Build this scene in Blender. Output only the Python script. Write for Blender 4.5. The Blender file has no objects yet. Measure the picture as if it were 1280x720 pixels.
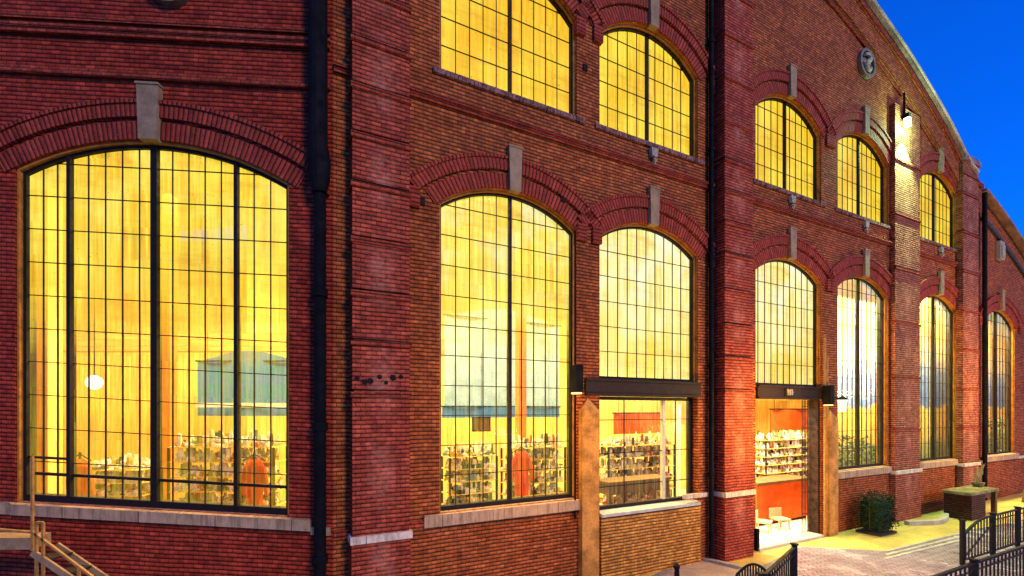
import bpy, bmesh, math, random
from math import sin, cos, pi, radians as R
from mathutils import Vector, Matrix
from mathutils.geometry import tessellate_polygon
random.seed(11)
S = bpy.context.scene
COL = S.collection
EYE = 3.5
F = 564.0; CX = 640.0; HY = 513.0
ANG = math.atan2(.4470, .8946)
CORNER = Vector((-2.745, 6.88, 0))
U = Vector((cos(ANG), sin(ANG), 0)); V = Vector((-sin(ANG), cos(ANG), 0))

# ------------------------------------------------------------------ measuring helpers
def s_at(px, y=0.0, wall='R'):
    """distance along a wall plane (offset y inward) met by the sight line through px"""
    r = Vector(((px-CX)/F, 1, 0))
    if wall == 'L':
        Y = CORNER.y + y
        return r.x*Y - CORNER.x
    a = r.dot(V); b = CORNER.dot(V) + y
    t = b/a
    return (r*t - CORNER).dot(U)
def z_at(px, py, y=0.0, wall='R'):
    r = Vector(((px-CX)/F, 1, 0))
    t = (CORNER.y + y) if wall == 'L' else (CORNER.dot(V)+y)/r.dot(V)
    return EYE + (HY-py)/F*t
def ground(px, py, z=0.0):
    Z = (EYE-z)*F/(py-HY)
    return Vector(((px-CX)/F*Z, Z, z))

# ------------------------------------------------------------------ node helpers
def mat(name):
    m = bpy.data.materials.new(name); m.use_nodes = True
    nt = m.node_tree; nt.nodes.clear()
    out = nt.nodes.new('ShaderNodeOutputMaterial')
    return m, nt, out
def N(nt, t, **kw):
    n = nt.nodes.new(t)
    for k, v in kw.items():
        if k in n.inputs: n.inputs[k].default_value = v
        else: setattr(n, k, v)
    return n
def L(nt, a, b): nt.links.new(a, b)
def mixc(nt, fac, a, b, mode='MIX'):
    n = nt.nodes.new('ShaderNodeMix'); n.data_type = 'RGBA'; n.blend_type = mode
    for sock, v in ((n.inputs[0], fac), (n.inputs[6], a), (n.inputs[7], b)):
        if hasattr(v, 'is_output'): L(nt, v, sock)
        elif isinstance(v, (int, float)): sock.default_value = v
        else: sock.default_value = (*v, 1)
    return n.outputs[2]
def ramp(nt, src, stops):
    n = nt.nodes.new('ShaderNodeValToRGB'); e = n.color_ramp.elements
    while len(e) < len(stops): e.new(.5)
    for el, (p, c) in zip(e, stops):
        el.position = p; el.color = (*c, 1) if not isinstance(c, (int, float)) else (c, c, c, 1)
    L(nt, src, n.inputs[0]); return n.outputs[0]
def mth(nt, op, a, b=None, c=None, clamp=False):
    n = nt.nodes.new('ShaderNodeMath'); n.operation = op; n.use_clamp = clamp
    for i, v in enumerate((a, b, c)):
        if v is None: continue
        if hasattr(v, 'is_output'): L(nt, v, n.inputs[i])
        else: n.inputs[i].default_value = v
    return n.outputs[0]
def uvmap(nt, scale=(1, 1, 1), loc=(0, 0, 0)):
    u = nt.nodes.new('ShaderNodeUVMap'); m = nt.nodes.new('ShaderNodeMapping')
    m.inputs['Scale'].default_value = scale; m.inputs['Location'].default_value = loc
    L(nt, u.outputs[0], m.inputs[0]); return m.outputs[0]
def noise(nt, vec, scale, detail=4, rough=.6):
    n = N(nt, 'ShaderNodeTexNoise', Scale=scale, Detail=detail, Roughness=rough)
    L(nt, vec, n.inputs['Vector']); return n.outputs['Fac']

def brick_mat(name, c1, c2, mortar, bw=.15, rh=.066, stain=.0, stain_u=None, rad=False, speck=.3):
    m, nt, out = mat(name)
    uv = uvmap(nt)
    # gently wavering courses
    wob = N(nt, 'ShaderNodeTexNoise', Scale=1.3, Detail=2)
    L(nt, uv, wob.inputs['Vector'])
    vm = N(nt, 'ShaderNodeVectorMath', operation='MULTIPLY_ADD')
    L(nt, wob.outputs['Color'], vm.inputs[0]); vm.inputs[1].default_value = (.02, .03, 0); L(nt, uv, vm.inputs[2])
    src = uv if rad else vm.outputs[0]
    b = N(nt, 'ShaderNodeTexBrick', **{'Scale': 1.0, 'Mortar Size': .007 if not rad else .009, 'Mortar Smooth': .5, 'Bias': -.1,
        'Brick Width': bw, 'Row Height': rh, 'Color1': (*c1, 1), 'Color2': (*c2, 1), 'Mortar': (*mortar, 1)})
    L(nt, src, b.inputs['Vector'])
    col = b.outputs['Color']
    sp_ = N(nt, 'ShaderNodeSeparateXYZ'); L(nt, src, sp_.inputs[0])
    fr_ = mth(nt, 'FRACT', mth(nt, 'DIVIDE', sp_.outputs[1], rh))
    joint = mth(nt, 'MULTIPLY', mth(nt, 'ABSOLUTE', mth(nt, 'SUBTRACT', fr_, .5)), 2.0)     # 1 on the bed joint
    hline = ramp(nt, joint, [(.42, 1.0), (.88, .22 if not rad else .45)])
    col = mixc(nt, 1, col, hline, 'MULTIPLY')
    # single bricks burnt darker or paler
    bc = N(nt, 'ShaderNodeCombineXYZ'); L(nt, mth(nt, 'FLOOR', mth(nt, 'DIVIDE', sp_.outputs[0], bw*.5)), bc.inputs[0]); L(nt, mth(nt, 'FLOOR', mth(nt, 'DIVIDE', sp_.outputs[1], rh)), bc.inputs[1])
    wn_ = N(nt, 'ShaderNodeTexWhiteNoise'); L(nt, bc.outputs[0], wn_.inputs['Vector'])
    col = mixc(nt, 1, col, ramp(nt, wn_.outputs['Value'], [(0, .72), (.35, .94), (.8, 1.08), (1, 1.35)]), 'MULTIPLY')
    big = noise(nt, uv, .55, 5, .65)
    col = mixc(nt, 1, col, ramp(nt, big, [(.3, .74), (.52, 1.0), (.75, 1.2)]), 'MULTIPLY')
    mid = noise(nt, uv, 6, 6, .75)
    col = mixc(nt, 1, col, ramp(nt, mid, [(.32, .6), (.5, .95), (.7, 1.35)]), 'MULTIPLY')
    # pale lime bloom in flecks
    fl = noise(nt, uvmap(nt, (1, 2.2, 1)), 34, 3, .7)
    patch = noise(nt, uv, 1.1, 4, .6)
    f = mth(nt, 'MULTIPLY', ramp(nt, fl, [(.54, 0.), (.68, 1.)]), ramp(nt, patch, [(.38, .15), (.66, 1.)]))
    f = mth(nt, 'MULTIPLY', f, speck)
    col = mixc(nt, f, col, (.52, .22, .13))
    if stain_u is not None:
        # salts blooming down the middle of the pilaster, in separate cloudy patches
        sep = N(nt, 'ShaderNodeSeparateXYZ'); L(nt, uv, sep.inputs[0])
        d = mth(nt, 'ABSOLUTE', mth(nt, 'SUBTRACT', sep.outputs[0], stain_u))
        band = mth(nt, 'SUBTRACT', 1.0, mth(nt, 'MULTIPLY', d, 3.6), clamp=True)
        per = mth(nt, 'SINE', mth(nt, 'MULTIPLY_ADD', noise(nt, uv, .45, 2), 7.0, mth(nt, 'MULTIPLY', sep.outputs[1], 2*pi/1.5)))
        per = mth(nt, 'MULTIPLY_ADD', per, .5, .5)
        cl = noise(nt, uv, 5.5, 6, .8)
        g = mth(nt, 'MULTIPLY', mth(nt, 'MULTIPLY', band, per), ramp(nt, cl, [(.40, 0.), (.58, 1.)]))
        col = mixc(nt, mth(nt, 'MULTIPLY', g, stain), col, (.66, .30, .17))
    bs = N(nt, 'ShaderNodeBsdfPrincipled', Roughness=.72)
    L(nt, col, bs.inputs['Base Color'])
    bs.inputs['Specular IOR Level'].default_value = .08
    hgt = mth(nt, 'ADD', mth(nt, 'MULTIPLY', joint, -.8), mth(nt, 'MULTIPLY', mid, .9))
    bp = N(nt, 'ShaderNodeBump', Strength=.9, Distance=.012); L(nt, hgt, bp.inputs['Height'])
    L(nt, bp.outputs[0], bs.inputs['Normal']); L(nt, bs.outputs[0], out.inputs[0])
    return m

def plain(name, c, rough=.6, metal=0, var=.25, scale=8, bump=.2, dist=.004, c2=None, coords='Object'):
    m, nt, out = mat(name)
    tc = nt.nodes.new('ShaderNodeTexCoord')
    n1 = noise(nt, tc.outputs[coords], scale, 6, .65)
    n2 = noise(nt, tc.outputs[coords], scale*7, 3, .6)
    c2 = c2 or tuple(x*(1-var*1.6) for x in c)
    col = mixc(nt, ramp(nt, n1, [(.35, 0.), (.62, 1.)]), c2, c)
    col = mixc(nt, 1, col, ramp(nt, n2, [(.3, 1-var*.6), (.7, 1+var*.5)]), 'MULTIPLY')
    bs = N(nt, 'ShaderNodeBsdfPrincipled', Roughness=rough, Metallic=metal); bs.inputs['Specular IOR Level'].default_value = .15
    L(nt, col, bs.inputs['Base Color'])
    L(nt, ramp(nt, n1, [(.3, min(1, rough+.12)), (.7, max(0, rough-.1))]), bs.inputs['Roughness'])
    bp = N(nt, 'ShaderNodeBump', Strength=bump, Distance=dist); L(nt, n2, bp.inputs['Height'])
    L(nt, bp.outputs[0], bs.inputs['Normal']); L(nt, bs.outputs[0], out.inputs[0])
    return m

def glass_mat(name, lo, hi, strength, upper=True, amber=(.62, .30, .02), pale=None, fade=(3.6, 5.6), fmin=.1, fmax=.8, pw=.252, ph=.525, streak=1.7):
    """old ribbed glazing; the glow and streaks are emission painted on the panes; each pane is cast a little differently"""
    m, nt, out = mat(name)
    uvn = nt.nodes.new('ShaderNodeUVMap')
    sep = N(nt, 'ShaderNodeSeparateXYZ'); L(nt, uvn.outputs[0], sep.inputs[0])
    cu = mth(nt, 'FLOOR', mth(nt, 'DIVIDE', sep.outputs[0], pw)); cv = mth(nt, 'FLOOR', mth(nt, 'DIVIDE', sep.outputs[1], ph))
    cb = N(nt, 'ShaderNodeCombineXYZ'); L(nt, cu, cb.inputs[0]); L(nt, cv, cb.inputs[1])
    wn = N(nt, 'ShaderNodeTexWhiteNoise'); L(nt, cb.outputs[0], wn.inputs['Vector'])
    # vertical ribs running in each pane
    add = N(nt, 'ShaderNodeVectorMath', operation='MULTIPLY_ADD')
    L(nt, wn.outputs['Color'], add.inputs[0]); add.inputs[1].default_value = (.05, .8, 0); L(nt, uvn.outputs[0], add.inputs[2])
    mp = N(nt, 'ShaderNodeMapping'); mp.inputs['Scale'].default_value = (15, .55, 1); L(nt, add.outputs[0], mp.inputs[0])
    st = noise(nt, mp.outputs[0], 1.0, 4, .65)
    mp2 = N(nt, 'ShaderNodeMapping'); mp2.inputs['Scale'].default_value = (.5, 2.4, 1); L(nt, uvn.outputs[0], mp2.inputs[0])
    hz = noise(nt, mp2.outputs[0], 1.0, 6, .7)
    big = noise(nt, uvn.outputs[0], .5, 3, .5)
    v = mth(nt, 'ADD', mth(nt, 'MULTIPLY', mth(nt, 'SUBTRACT', st, .5), .9*streak), mth(nt, 'MULTIPLY', mth(nt, 'SUBTRACT', big, .5), 1.3))
    v = mth(nt, 'ADD', v, mth(nt, 'MULTIPLY', mth(nt, 'SUBTRACT', wn.outputs['Value'], .5), .16))
    v = mth(nt, 'ADD', v, .60)
    col = ramp(nt, v, [(.18, lo), (.5, tuple((a+b)/2 for a, b in zip(lo, hi))), (.82, hi)])
    hz2 = noise(nt, mp2.outputs[0], 3.4, 5, .7)
    hzm = mth(nt, 'MULTIPLY', ramp(nt, hz, [(.48, 0.), (.64, .62)]), ramp(nt, hz2, [(.40, .25), (.58, 1.)]))
    col = mixc(nt, hzm, col, amber)
    if pale is not None:  # cloud reflections in the upper panes, painted into the glow colour
        cl = noise(nt, uvn.outputs[0], .9, 5, .6)
        zb = ramp(nt, mth(nt, 'DIVIDE', sep.outputs[1], 10), [(.5, 0.), (.64, 1.)])
        col = mixc(nt, mth(nt, 'MULTIPLY', ramp(nt, cl, [(.46, 0.), (.6, .8)]), zb), col, pale)
    # rust and soot specks
    sp = noise(nt, uvn.outputs[0], 21, 3, .55); sp2 = noise(nt, uvn.outputs[0], 2.3, 3, .5)
    spk = mth(nt, 'MULTIPLY', ramp(nt, sp, [(.66, 0.), (.7, 1.)]), ramp(nt, sp2, [(.5, 0.), (.6, .8)]))
    col = mixc(nt, spk, col, (.16, .09, .01))
    em = N(nt, 'ShaderNodeEmission', Strength=strength); L(nt, col, em.inputs[0])  # the panes themselves glow, in place of light from the rooms
    gl = N(nt, 'ShaderNodeBsdfGlossy', Roughness=.08)
    bp = N(nt, 'ShaderNodeBump', Strength=.35, Distance=.01); L(nt, st, bp.inputs['Height']); L(nt, bp.outputs[0], gl.inputs['Normal'])
    fr = N(nt, 'ShaderNodeFresnel', IOR=1.45)
    if upper:
        mx = nt.nodes.new('ShaderNodeMixShader'); L(nt, mth(nt, 'MULTIPLY', fr.outputs[0], .25), mx.inputs[0])
        L(nt, em.outputs[0], mx.inputs[1]); L(nt, gl.outputs[0], mx.inputs[2]); L(nt, mx.outputs[0], out.inputs[0])
    else:
        tr = N(nt, 'ShaderNodeBsdfTransparent', Color=(.97, .93, .70, 1))
        fz = N(nt, 'ShaderNodeMapRange'); fz.inputs[1].default_value = fade[0]; fz.inputs[2].default_value = fade[1]
        fz.inputs[3].default_value = fmin; fz.inputs[4].default_value = fmax; fz.interpolation_type = 'SMOOTHSTEP'
        L(nt, mth(nt, 'ADD', sep.outputs[1], mth(nt, 'MULTIPLY', mth(nt, 'SUBTRACT', hz, .5), 1.8)), fz.inputs[0])
        fac = mth(nt, 'ADD', fz.outputs[0], mth(nt, 'MULTIPLY', mth(nt, 'SUBTRACT', st, .5), .8), clamp=True)
        m1 = nt.nodes.new('ShaderNodeMixShader'); L(nt, fac, m1.inputs[0]); L(nt, tr.outputs[0], m1.inputs[1]); L(nt, em.outputs[0], m1.inputs[2])
        m2 = nt.nodes.new('ShaderNodeMixShader'); L(nt, mth(nt, 'MULTIPLY', fr.outputs[0], .4), m2.inputs[0])
        L(nt, m1.outputs[0], m2.inputs[1]); L(nt, gl.outputs[0], m2.inputs[2]); L(nt, m2.outputs[0], out.inputs[0])
    return m

def emit(name, c, s):
    m, nt, out = mat(name); e = N(nt, 'ShaderNodeEmission', Color=(*c, 1), Strength=s); L(nt, e.outputs[0], out.inputs[0]); return m

M = {}
RED1, RED2, MOR = (.44, .048, .018), (.28, .027, .009), (.10, .014, .004)
M['brick'] = brick_mat('brick', RED1, RED2, MOR)
M['brickR'] = brick_mat('weathered_brick', (.46, .112, .024), (.29, .060, .012), (.11, .024, .005))
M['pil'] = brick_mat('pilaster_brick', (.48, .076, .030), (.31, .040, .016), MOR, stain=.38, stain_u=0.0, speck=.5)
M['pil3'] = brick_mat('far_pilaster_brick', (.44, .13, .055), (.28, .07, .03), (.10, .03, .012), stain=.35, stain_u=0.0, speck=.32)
M['arch'] = brick_mat('arch_brick', (.37, .050, .022), (.28, .034, .013), (.05, .008, .004), bw=3.0, rh=.072, rad=True, speck=.5)
M['gold'] = brick_mat('golden_lit_brick', (.62, .27, .045), (.46, .17, .028), (.26, .11, .02), speck=.15)  # brick with the golden lamp glow painted into its colour
M['stone'] = plain('sandstone', (.42, .26, .12), .8, var=.3, scale=3, bump=.35)
def stone_mat(name, c, L_=1.15):
    m, nt, out = mat(name); uv = uvmap(nt)
    b = N(nt, 'ShaderNodeTexBrick', **{'Scale': 1.0, 'Mortar Size': .007, 'Brick Width': L_, 'Row Height': 40., 'Color1': (1, 1, 1, 1), 'Color2': (.86, .86, .86, 1), 'Mortar': (.25, .25, .25, 1)})
    L(nt, uv, b.inputs['Vector'])
    dr = noise(nt, uvmap(nt, (9, .9, 1)), 1.6, 5, .7); n1 = noise(nt, uv, 3, 6, .7); n2 = noise(nt, uv, 30, 3, .6)
    col = mixc(nt, 1, b.outputs['Color'], c, 'MULTIPLY')
    col = mixc(nt, 1, col, ramp(nt, dr, [(.35, .55), (.55, 1.05)]), 'MULTIPLY')
    col = mixc(nt, 1, col, ramp(nt, n1, [(.3, .7), (.7, 1.25)]), 'MULTIPLY')
    bs = N(nt, 'ShaderNodeBsdfPrincipled', Roughness=.85); bs.inputs['Specular IOR Level'].default_value = .12
    L(nt, col, bs.inputs['Base Color'])
    bp = N(nt, 'ShaderNodeBump', Strength=.4, Distance=.008); L(nt, mth(nt, 'ADD', n2, mth(nt, 'MULTIPLY', b.outputs['Fac'], -1)), bp.inputs['Height']); L(nt, bp.outputs[0], bs.inputs['Normal'])
    L(nt, bs.outputs[0], out.inputs[0]); return m
M['stone'] = stone_mat('jointed_sandstone', (.46, .28, .14))
M['key'] = plain('keystone_stone', (.33, .21, .10), .8, var=.22, scale=5, bump=.3)
M['frame'] = plain('black_painted_steel', (.016, .010, .006), .6, var=.3, scale=14)
M['barsteel'] = plain('brown_glazing_bar_steel', (.030, .018, .006), .6, var=.4, scale=14)
M['rail'] = plain('black_iron', (.012, .009, .007), .6, var=.4, scale=20)
M['pipe'] = plain('black_downpipe', (.005, .004, .004), .85, var=.4, scale=5)
M['beam'] = plain('rusty_steel_beam', (.022, .014, .009), .7, var=.6, scale=6, c2=(.035, .014, .007))
M['coping'] = plain('coping_metal', (.36, .19, .16), .55, var=.4, scale=2)
M['copedge'] = plain('pale_coping_edge', (.66, .46, .38), .5, var=.3, scale=2)
M['brass'] = plain('ochre_painted_steel', (.42, .20, .05), .5, var=.3, scale=12)
M['concrete'] = plain('landing_concrete', (.34, .20, .09), .85, var=.25, scale=4)
M['plaster'] = plain('interior_plaster', (.78, .62, .28), .8, var=.12, scale=.8)
M['iron'] = plain('cast_iron_plate', (.22, .17, .11), .6, var=.35, scale=16, bump=.5)
M['lining'] = plain('ochre_reveal', (.50, .19, .025), .5, var=.3, scale=6)  # ochre strip round the edge of each reveal
M['hole'] = plain('hole_shade', (.02, .01, .008), .9)  # shade inside the holes, painted as a flat dark colour
M['casing'] = plain('golden_lit_render', (.58, .25, .045), .8, var=.35, scale=3, bump=.5)  # golden lamp glow painted into the casing colour
M['roof'] = plain('roof_felt', (.05, .045, .045), .8)

# ------------------------------------------------------------------ mesh builder
PENDING = []
class MB:
    def __init__(s, shear=0.0): s.v = []; s.f = []; s.uv = []; s.sh = shear; s.sm = []
    def face(s, pts, uv=None, smooth=False):
        i0 = len(s.v)
        pts = [Vector(p) for p in pts]
        if uv is None:
            n = Vector((0, 0, 0))
            for i in range(len(pts)):
                a = pts[i]; b = pts[(i+1) % len(pts)]
                n += a.cross(b)
            ax, ay, az = abs(n.x), abs(n.y), abs(n.z)
            if az > ax and az > ay: uv = [(p.x, p.y) for p in pts]
            elif ax > ay: uv = [(p.y, p.z) for p in pts]
            else: uv = [(p.x, p.z) for p in pts]
        for p in pts: s.v.append((p.x, p.y, p.z - s.sh*p.x))
        s.f.append(tuple(range(i0, i0+len(pts)))); s.uv.append(uv); s.sm.append(smooth)
    def box(s, x0, x1, y0, y1, z0, z1, uo=0.0):
        P = lambda x, y, z: (x, y, z)
        q = [[P(x0,y0,z0),P(x1,y0,z0),P(x1,y0,z1),P(x0,y0,z1)], [P(x1,y1,z0),P(x0,y1,z0),P(x0,y1,z1),P(x1,y1,z1)],
             [P(x0,y1,z0),P(x0,y0,z0),P(x0,y0,z1),P(x0,y1,z1)], [P(x1,y0,z0),P(x1,y1,z0),P(x1,y1,z1),P(x1,y0,z1)],
             [P(x0,y0,z1),P(x1,y0,z1),P(x1,y1,z1),P(x0,y1,z1)], [P(x0,y1,z0),P(x1,y1,z0),P(x1,y0,z0),P(x0,y0,z0)]]
        for k in q:
            if uo:
                if k is q[0] or k is q[1]: s.face(k, [(p[0]-uo, p[2]) for p in k]); continue
                if k is q[2] or k is q[3]: s.face(k, [(p[1]+3, p[2]) for p in k]); continue
            s.face(k)
    def obox(s, c, ex, ey, ez, hx, hy, hz):
        c = Vector(c)
        cs = {}
        for i in (-1, 1):
            for j in (-1, 1):
                for k in (-1, 1): cs[i, j, k] = c + ex*hx*i + ey*hy*j + ez*hz*k
        for q in (((-1,-1,-1),(1,-1,-1),(1,-1,1),(-1,-1,1)), ((1,1,-1),(-1,1,-1),(-1,1,1),(1,1,1)), ((-1,1,-1),(-1,-1,-1),(-1,-1,1),(-1,1,1)),
                  ((1,-1,-1),(1,1,-1),(1,1,1),(1,-1,1)), ((-1,-1,1),(1,-1,1),(1,1,1),(-1,1,1)), ((-1,1,-1),(1,1,-1),(1,-1,-1),(-1,-1,-1))):
            s.face([cs[k] for k in q])
    def bar(s, a, b, w, h=None):
        a = Vector(a); b = Vector(b); h = h or w
        d = b-a; ln = d.length; d.normalize()
        up = Vector((0, 0, 1)) if abs(d.z) < .95 else Vector((0, 1, 0))
        e2 = up.cross(d).normalized(); e3 = d.cross(e2)
        s.obox((a+b)/2, d, e2, e3, ln/2, w/2, h/2)
    def tube(s, pts, r, n=10, cap=True):
        pts = [Vector(p) for p in pts]; rr = r if isinstance(r, (list, tuple)) else [r]*len(pts)
        rings = []
        for i, p in enumerate(pts):
            d = (pts[min(i+1, len(pts)-1)] - pts[max(i-1, 0)]).normalized()
            up = Vector((0, 0, 1)) if abs(d.z) < .9 else Vector((0, 1, 0))
            e2 = up.cross(d).normalized(); e3 = d.cross(e2)
            rings.append([p + (e2*cos(2*pi*k/n) + e3*sin(2*pi*k/n))*rr[i] for k in range(n)])
        for a, b in zip(rings, rings[1:]):
            for k in range(n): s.face([a[k], a[(k+1) % n], b[(k+1) % n], b[k]], smooth=True)
        if cap: s.face(rings[0][::-1]); s.face(rings[-1])
    def prism_xz(s, poly, y0, y1, holes=()):
        """wall sheet in the xz plane with holes; y0 front, y1 back"""
        loops = [[Vector((x, z, 0)) for x, z in lp] for lp in (poly, *holes)]
        flat = [p for lp in loops for p in lp]
        for t in tessellate_polygon(loops):
            a, b, c = (flat[i] for i in t)
            if (b-a).cross(c-a).z < 0: b, c = c, b
            s.face([(a.x, y0, a.y), (b.x, y0, b.y), (c.x, y0, c.y)])
            s.face([(a.x, y1, a.y), (c.x, y1, c.y), (b.x, y1, b.y)])
        for li, lp in enumerate((poly, *holes)):
            area = sum(lp[i][0]*lp[(i+1) % len(lp)][1] - lp[(i+1) % len(lp)][0]*lp[i][1] for i in range(len(lp)))
            lp = lp if (area > 0) == (li == 0) else lp[::-1]
            for i in range(len(lp)):
                a = lp[i]; b = lp[(i+1) % len(lp)]
                s.face([(a[0], y0, a[1]), (a[0], y1, a[1]), (b[0], y1, b[1]), (b[0], y0, b[1])][::-1])
    def ring(s, cx, cz, r0, r1, t0, t1, y0, y1, n=28):
        """arc band (angles from vertical), front y0 back y1; uv = (radial, arc length)"""
        for i in range(n):
            a = t0+(t1-t0)*i/n; b = t0+(t1-t0)*(i+1)/n
            p = lambda t, r, y: (cx+r*sin(t), y, cz+r*cos(t))
            l0, l1 = a*r0, b*r0
            s.face([p(a,r0,y0), p(b,r0,y0), p(b,r1,y0), p(a,r1,y0)], [(.01,l0),(.01,l1),(r1-r0,l1),(r1-r0,l0)])
            s.face([p(a,r1,y0), p(b,r1,y0), p(b,r1,y1), p(a,r1,y1)], [(0,l0),(0,l1),(y1-y0,l1),(y1-y0,l0)])
            s.face([p(b,r0,y0), p(a,r0,y0), p(a,r0,y1), p(b,r0,y1)], [(0,l1),(0,l0),(y1-y0,l0),(y1-y0,l1)])
        for t, fl in ((t0, 1), (t1, 0)):
            q = [(cx+r*sin(t), y, cz+r*cos(t)) for r, y in ((r0,y0),(r1,y0),(r1,y1),(r0,y1))]
            s.face(q[::-1] if fl == 0 else q)
    def build(s, name, m, parent=None, weld=False):
        me = bpy.data.meshes.new(name); me.from_pydata(s.v, [], s.f)
        ul = me.uv_layers.new(name='UVMap'); k = 0
        for u in s.uv:
            for c in u: ul.data[k].uv = c; k += 1
        me.polygons.foreach_set('use_smooth', s.sm)
        if isinstance(m, str): PENDING.append((me, m))
        else: me.materials.append(m)
        me.update()
        o = bpy.data.objects.new(name, me); COL.objects.link(o)
        if parent: o.parent = parent
        return o
def empty(name, loc=(0, 0, 0), rz=0): 
    o = bpy.data.objects.new(name, None); COL.objects.link(o); o.location = loc; o.rotation_euler = (0, 0, rz); o.empty_display_size = .2; return o
def tag(o, label=None, cat=None, group=None, kind=None):
    if label: o['label'] = label
    if cat: o['category'] = cat
    if group: o['group'] = group
    if kind: o['kind'] = kind
    return o
def smooth_curve(pts, n=6):
    out = []
    for i in range(len(pts)-1):
        p0 = pts[max(i-1, 0)]; p1 = pts[i]; p2 = pts[i+1]; p3 = pts[min(i+2, len(pts)-1)]
        for k in range(n):
            t = k/n
            out.append(tuple(.5*((2*b)+(c-a)*t+(2*a-5*b+4*c-d)*t*t+(-a+3*b-3*c+d)*t**3) for a, b, c, d in zip(p0, p1, p2, p3)))
    out.append(pts[-1]); return out

# ------------------------------------------------------------------ arched windows
def arch(x0, x1, spring, crown):
    h = (x1-x0)/2; r = crown-spring; Rr = (h*h+r*r)/(2*r)
    return (x0+x1)/2, crown-Rr, Rr, math.asin(h/Rr)
def arch_loop(x0, x1, sill, spring, crown, n=20, inset=0, inset_b=None):
    cx, cz, Rr, th = arch(x0, x1, spring, crown)
    inset_b = inset if inset_b is None else inset_b
    a0 = x0+inset; a1 = x1-inset; Rr2 = Rr-inset; t = math.asin((a1-cx)/Rr2)
    pts = [(a0, sill+inset_b), (a1, sill+inset_b)]
    for i in range(n+1):
        q = t-2*t*i/n; pts.append((cx+Rr2*sin(q), cz+Rr2*cos(q)))
    return pts
def arch_z(x, x0, x1, spring, crown, inset=0):
    cx, cz, Rr, th = arch(x0, x1, spring, crown)
    return cz + math.sqrt(max(0, (Rr-inset)**2-(x-cx)**2))
FD = .15    # how deep the frames sit in the brick
def window(root, x0, x1, sill, spring, crown, glass, majors, minors, row, shear=0, fw=.065, bottom=None, extra=(), FD=.12):
    """steel arched window; majors = thick mullions (x, width), minors = thin bar positions"""
    bottom = sill if bottom is None else bottom
    fr = MB(shear)
    outer = arch_loop(x0+.002, x1-.002, bottom+.002, spring, crown-.002); GD = FD+(.07 if FD > .1 else .05)
    inner = arch_loop(x0, x1, bottom, spring, crown, inset=fw, inset_b=fw*1.25)
    fr.prism_xz(outer, FD, FD+.15, [inner])
    w = fr.build('window', 'frame', root)
    ln = MB(shear); A = arch_loop(x0+.003, x1-.003, bottom, spring, crown-.003)[1:]; B_ = arch_loop(x0, x1, bottom, spring, crown, inset=.035)[1:]
    for k in range(len(A)):
        if k == len(A)-1: a_, b_, c_, d_ = A[k], (x0+.003, bottom), (x0+.035, bottom), B_[k]
        else: a_, b_, c_, d_ = A[k], A[k+1], B_[k+1], B_[k]
        y0_ = FD-.055
        ln.face([(a_[0], y0_, a_[1]), (b_[0], y0_, b_[1]), (c_[0], y0_, c_[1]), (d_[0], y0_, d_[1])])
        ln.face([(d_[0], y0_, d_[1]), (c_[0], y0_, c_[1]), (c_[0], FD, c_[1]), (d_[0], FD, d_[1])])
        ln.face([(a_[0], .03, a_[1]), (a_[0], y0_, a_[1]), (b_[0], y0_, b_[1]), (b_[0], .03, b_[1])])
    ln.build('reveal_lining', 'lining', w)
    mu = MB(shear)
    for mx, mw in majors:
        mu.box(mx-mw/2, mx+mw/2, GD-.07, GD+.04, bottom+fw*1.2, arch_z(mx, x0, x1, spring, crown, fw*.6))
    mu.build('mullion', 'frame', w)
    mn = MB(shear)
    bw = .013
    for mx in minors:
        mn.box(mx-bw/2, mx+bw/2, GD-.018, GD+.010, bottom+fw*1.2, arch_z(mx, x0, x1, spring, crown, fw*.8))
    z = bottom+fw*1.2+row
    while z < crown-fw-.12:
        a, b = x0+fw*.8, x1-fw*.8
        if z > spring-fw*.5:
            cx, cz, Rr, th = arch(x0, x1, spring, crown); hh = math.sqrt(max(.01, (Rr-fw*.8)**2-(z-cz)**2)); a, b = max(a, cx-hh), min(b, cx+hh)
        hb = .013
        mn.box(a, b, GD-.015, GD+.008, z-hb/2, z+hb/2)
        z += row
    for (a, b, z, hb) in extra: mn.box(a, b, GD-.03, GD+.02, z-hb/2, z+hb/2)
    mn.build('glazing_bars', 'barsteel', w)
    gp = MB(shear)
    lp = arch_loop(x0, x1, bottom, spring, crown, inset=fw*.7)
    n = len(lp)
    gp.face([(x, GD, z) for x, z in lp], [(x-x0+20, z) for x, z in lp])
    gp.build('glass', glass, w)
    return w
def hood(root, x0, x1, spring, crown, shear=0, key=True, kw=.25, kh=.74, m='arch'):
    cx, cz, Rr, th = arch(x0, x1, spring, crown)
    a = MB(shear)
    t1 = th*1.07
    a.ring(cx, cz, Rr+.002, Rr+.27, -t1, t1, -.022, .05)
    o1 = a.build('arch_band', m, root)
    b = MB(shear); t2 = th*1.15
    b.ring(cx, cz, Rr+.325, Rr+.52, -t2, t2, -.055, .05)
    b.ring(cx, cz, Rr+.52, Rr+.575, -t2*1.01, t2*1.01, -.080, .05)
    # springing blocks
    for sg in (-1, 1):
        xx = cx+sg*(Rr+.42)*sin(t2); zz = cz+(Rr+.36)*cos(t2)
        b.box(xx-.11, xx+.11, -.065, .04, zz-.30, zz+.02)
    b.build('hood_band', m, root)
    if key:
        k = MB(shear)
        z0 = crown-.035; z1 = crown+kh
        f = [(cx-kw*.44, z0), (cx+kw*.44, z0), (cx+kw*.53, z1), (cx-kw*.53, z1)]
        k.prism_xz(f, -.10, .04)
        k.prism_xz([(cx-kw*.57, z1+.002), (cx+kw*.57, z1+.002), (cx+kw*.57, z1+.035), (cx-kw*.57, z1+.035)], -.115, .04)
        k.build('keystone', 'key', root)
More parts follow.
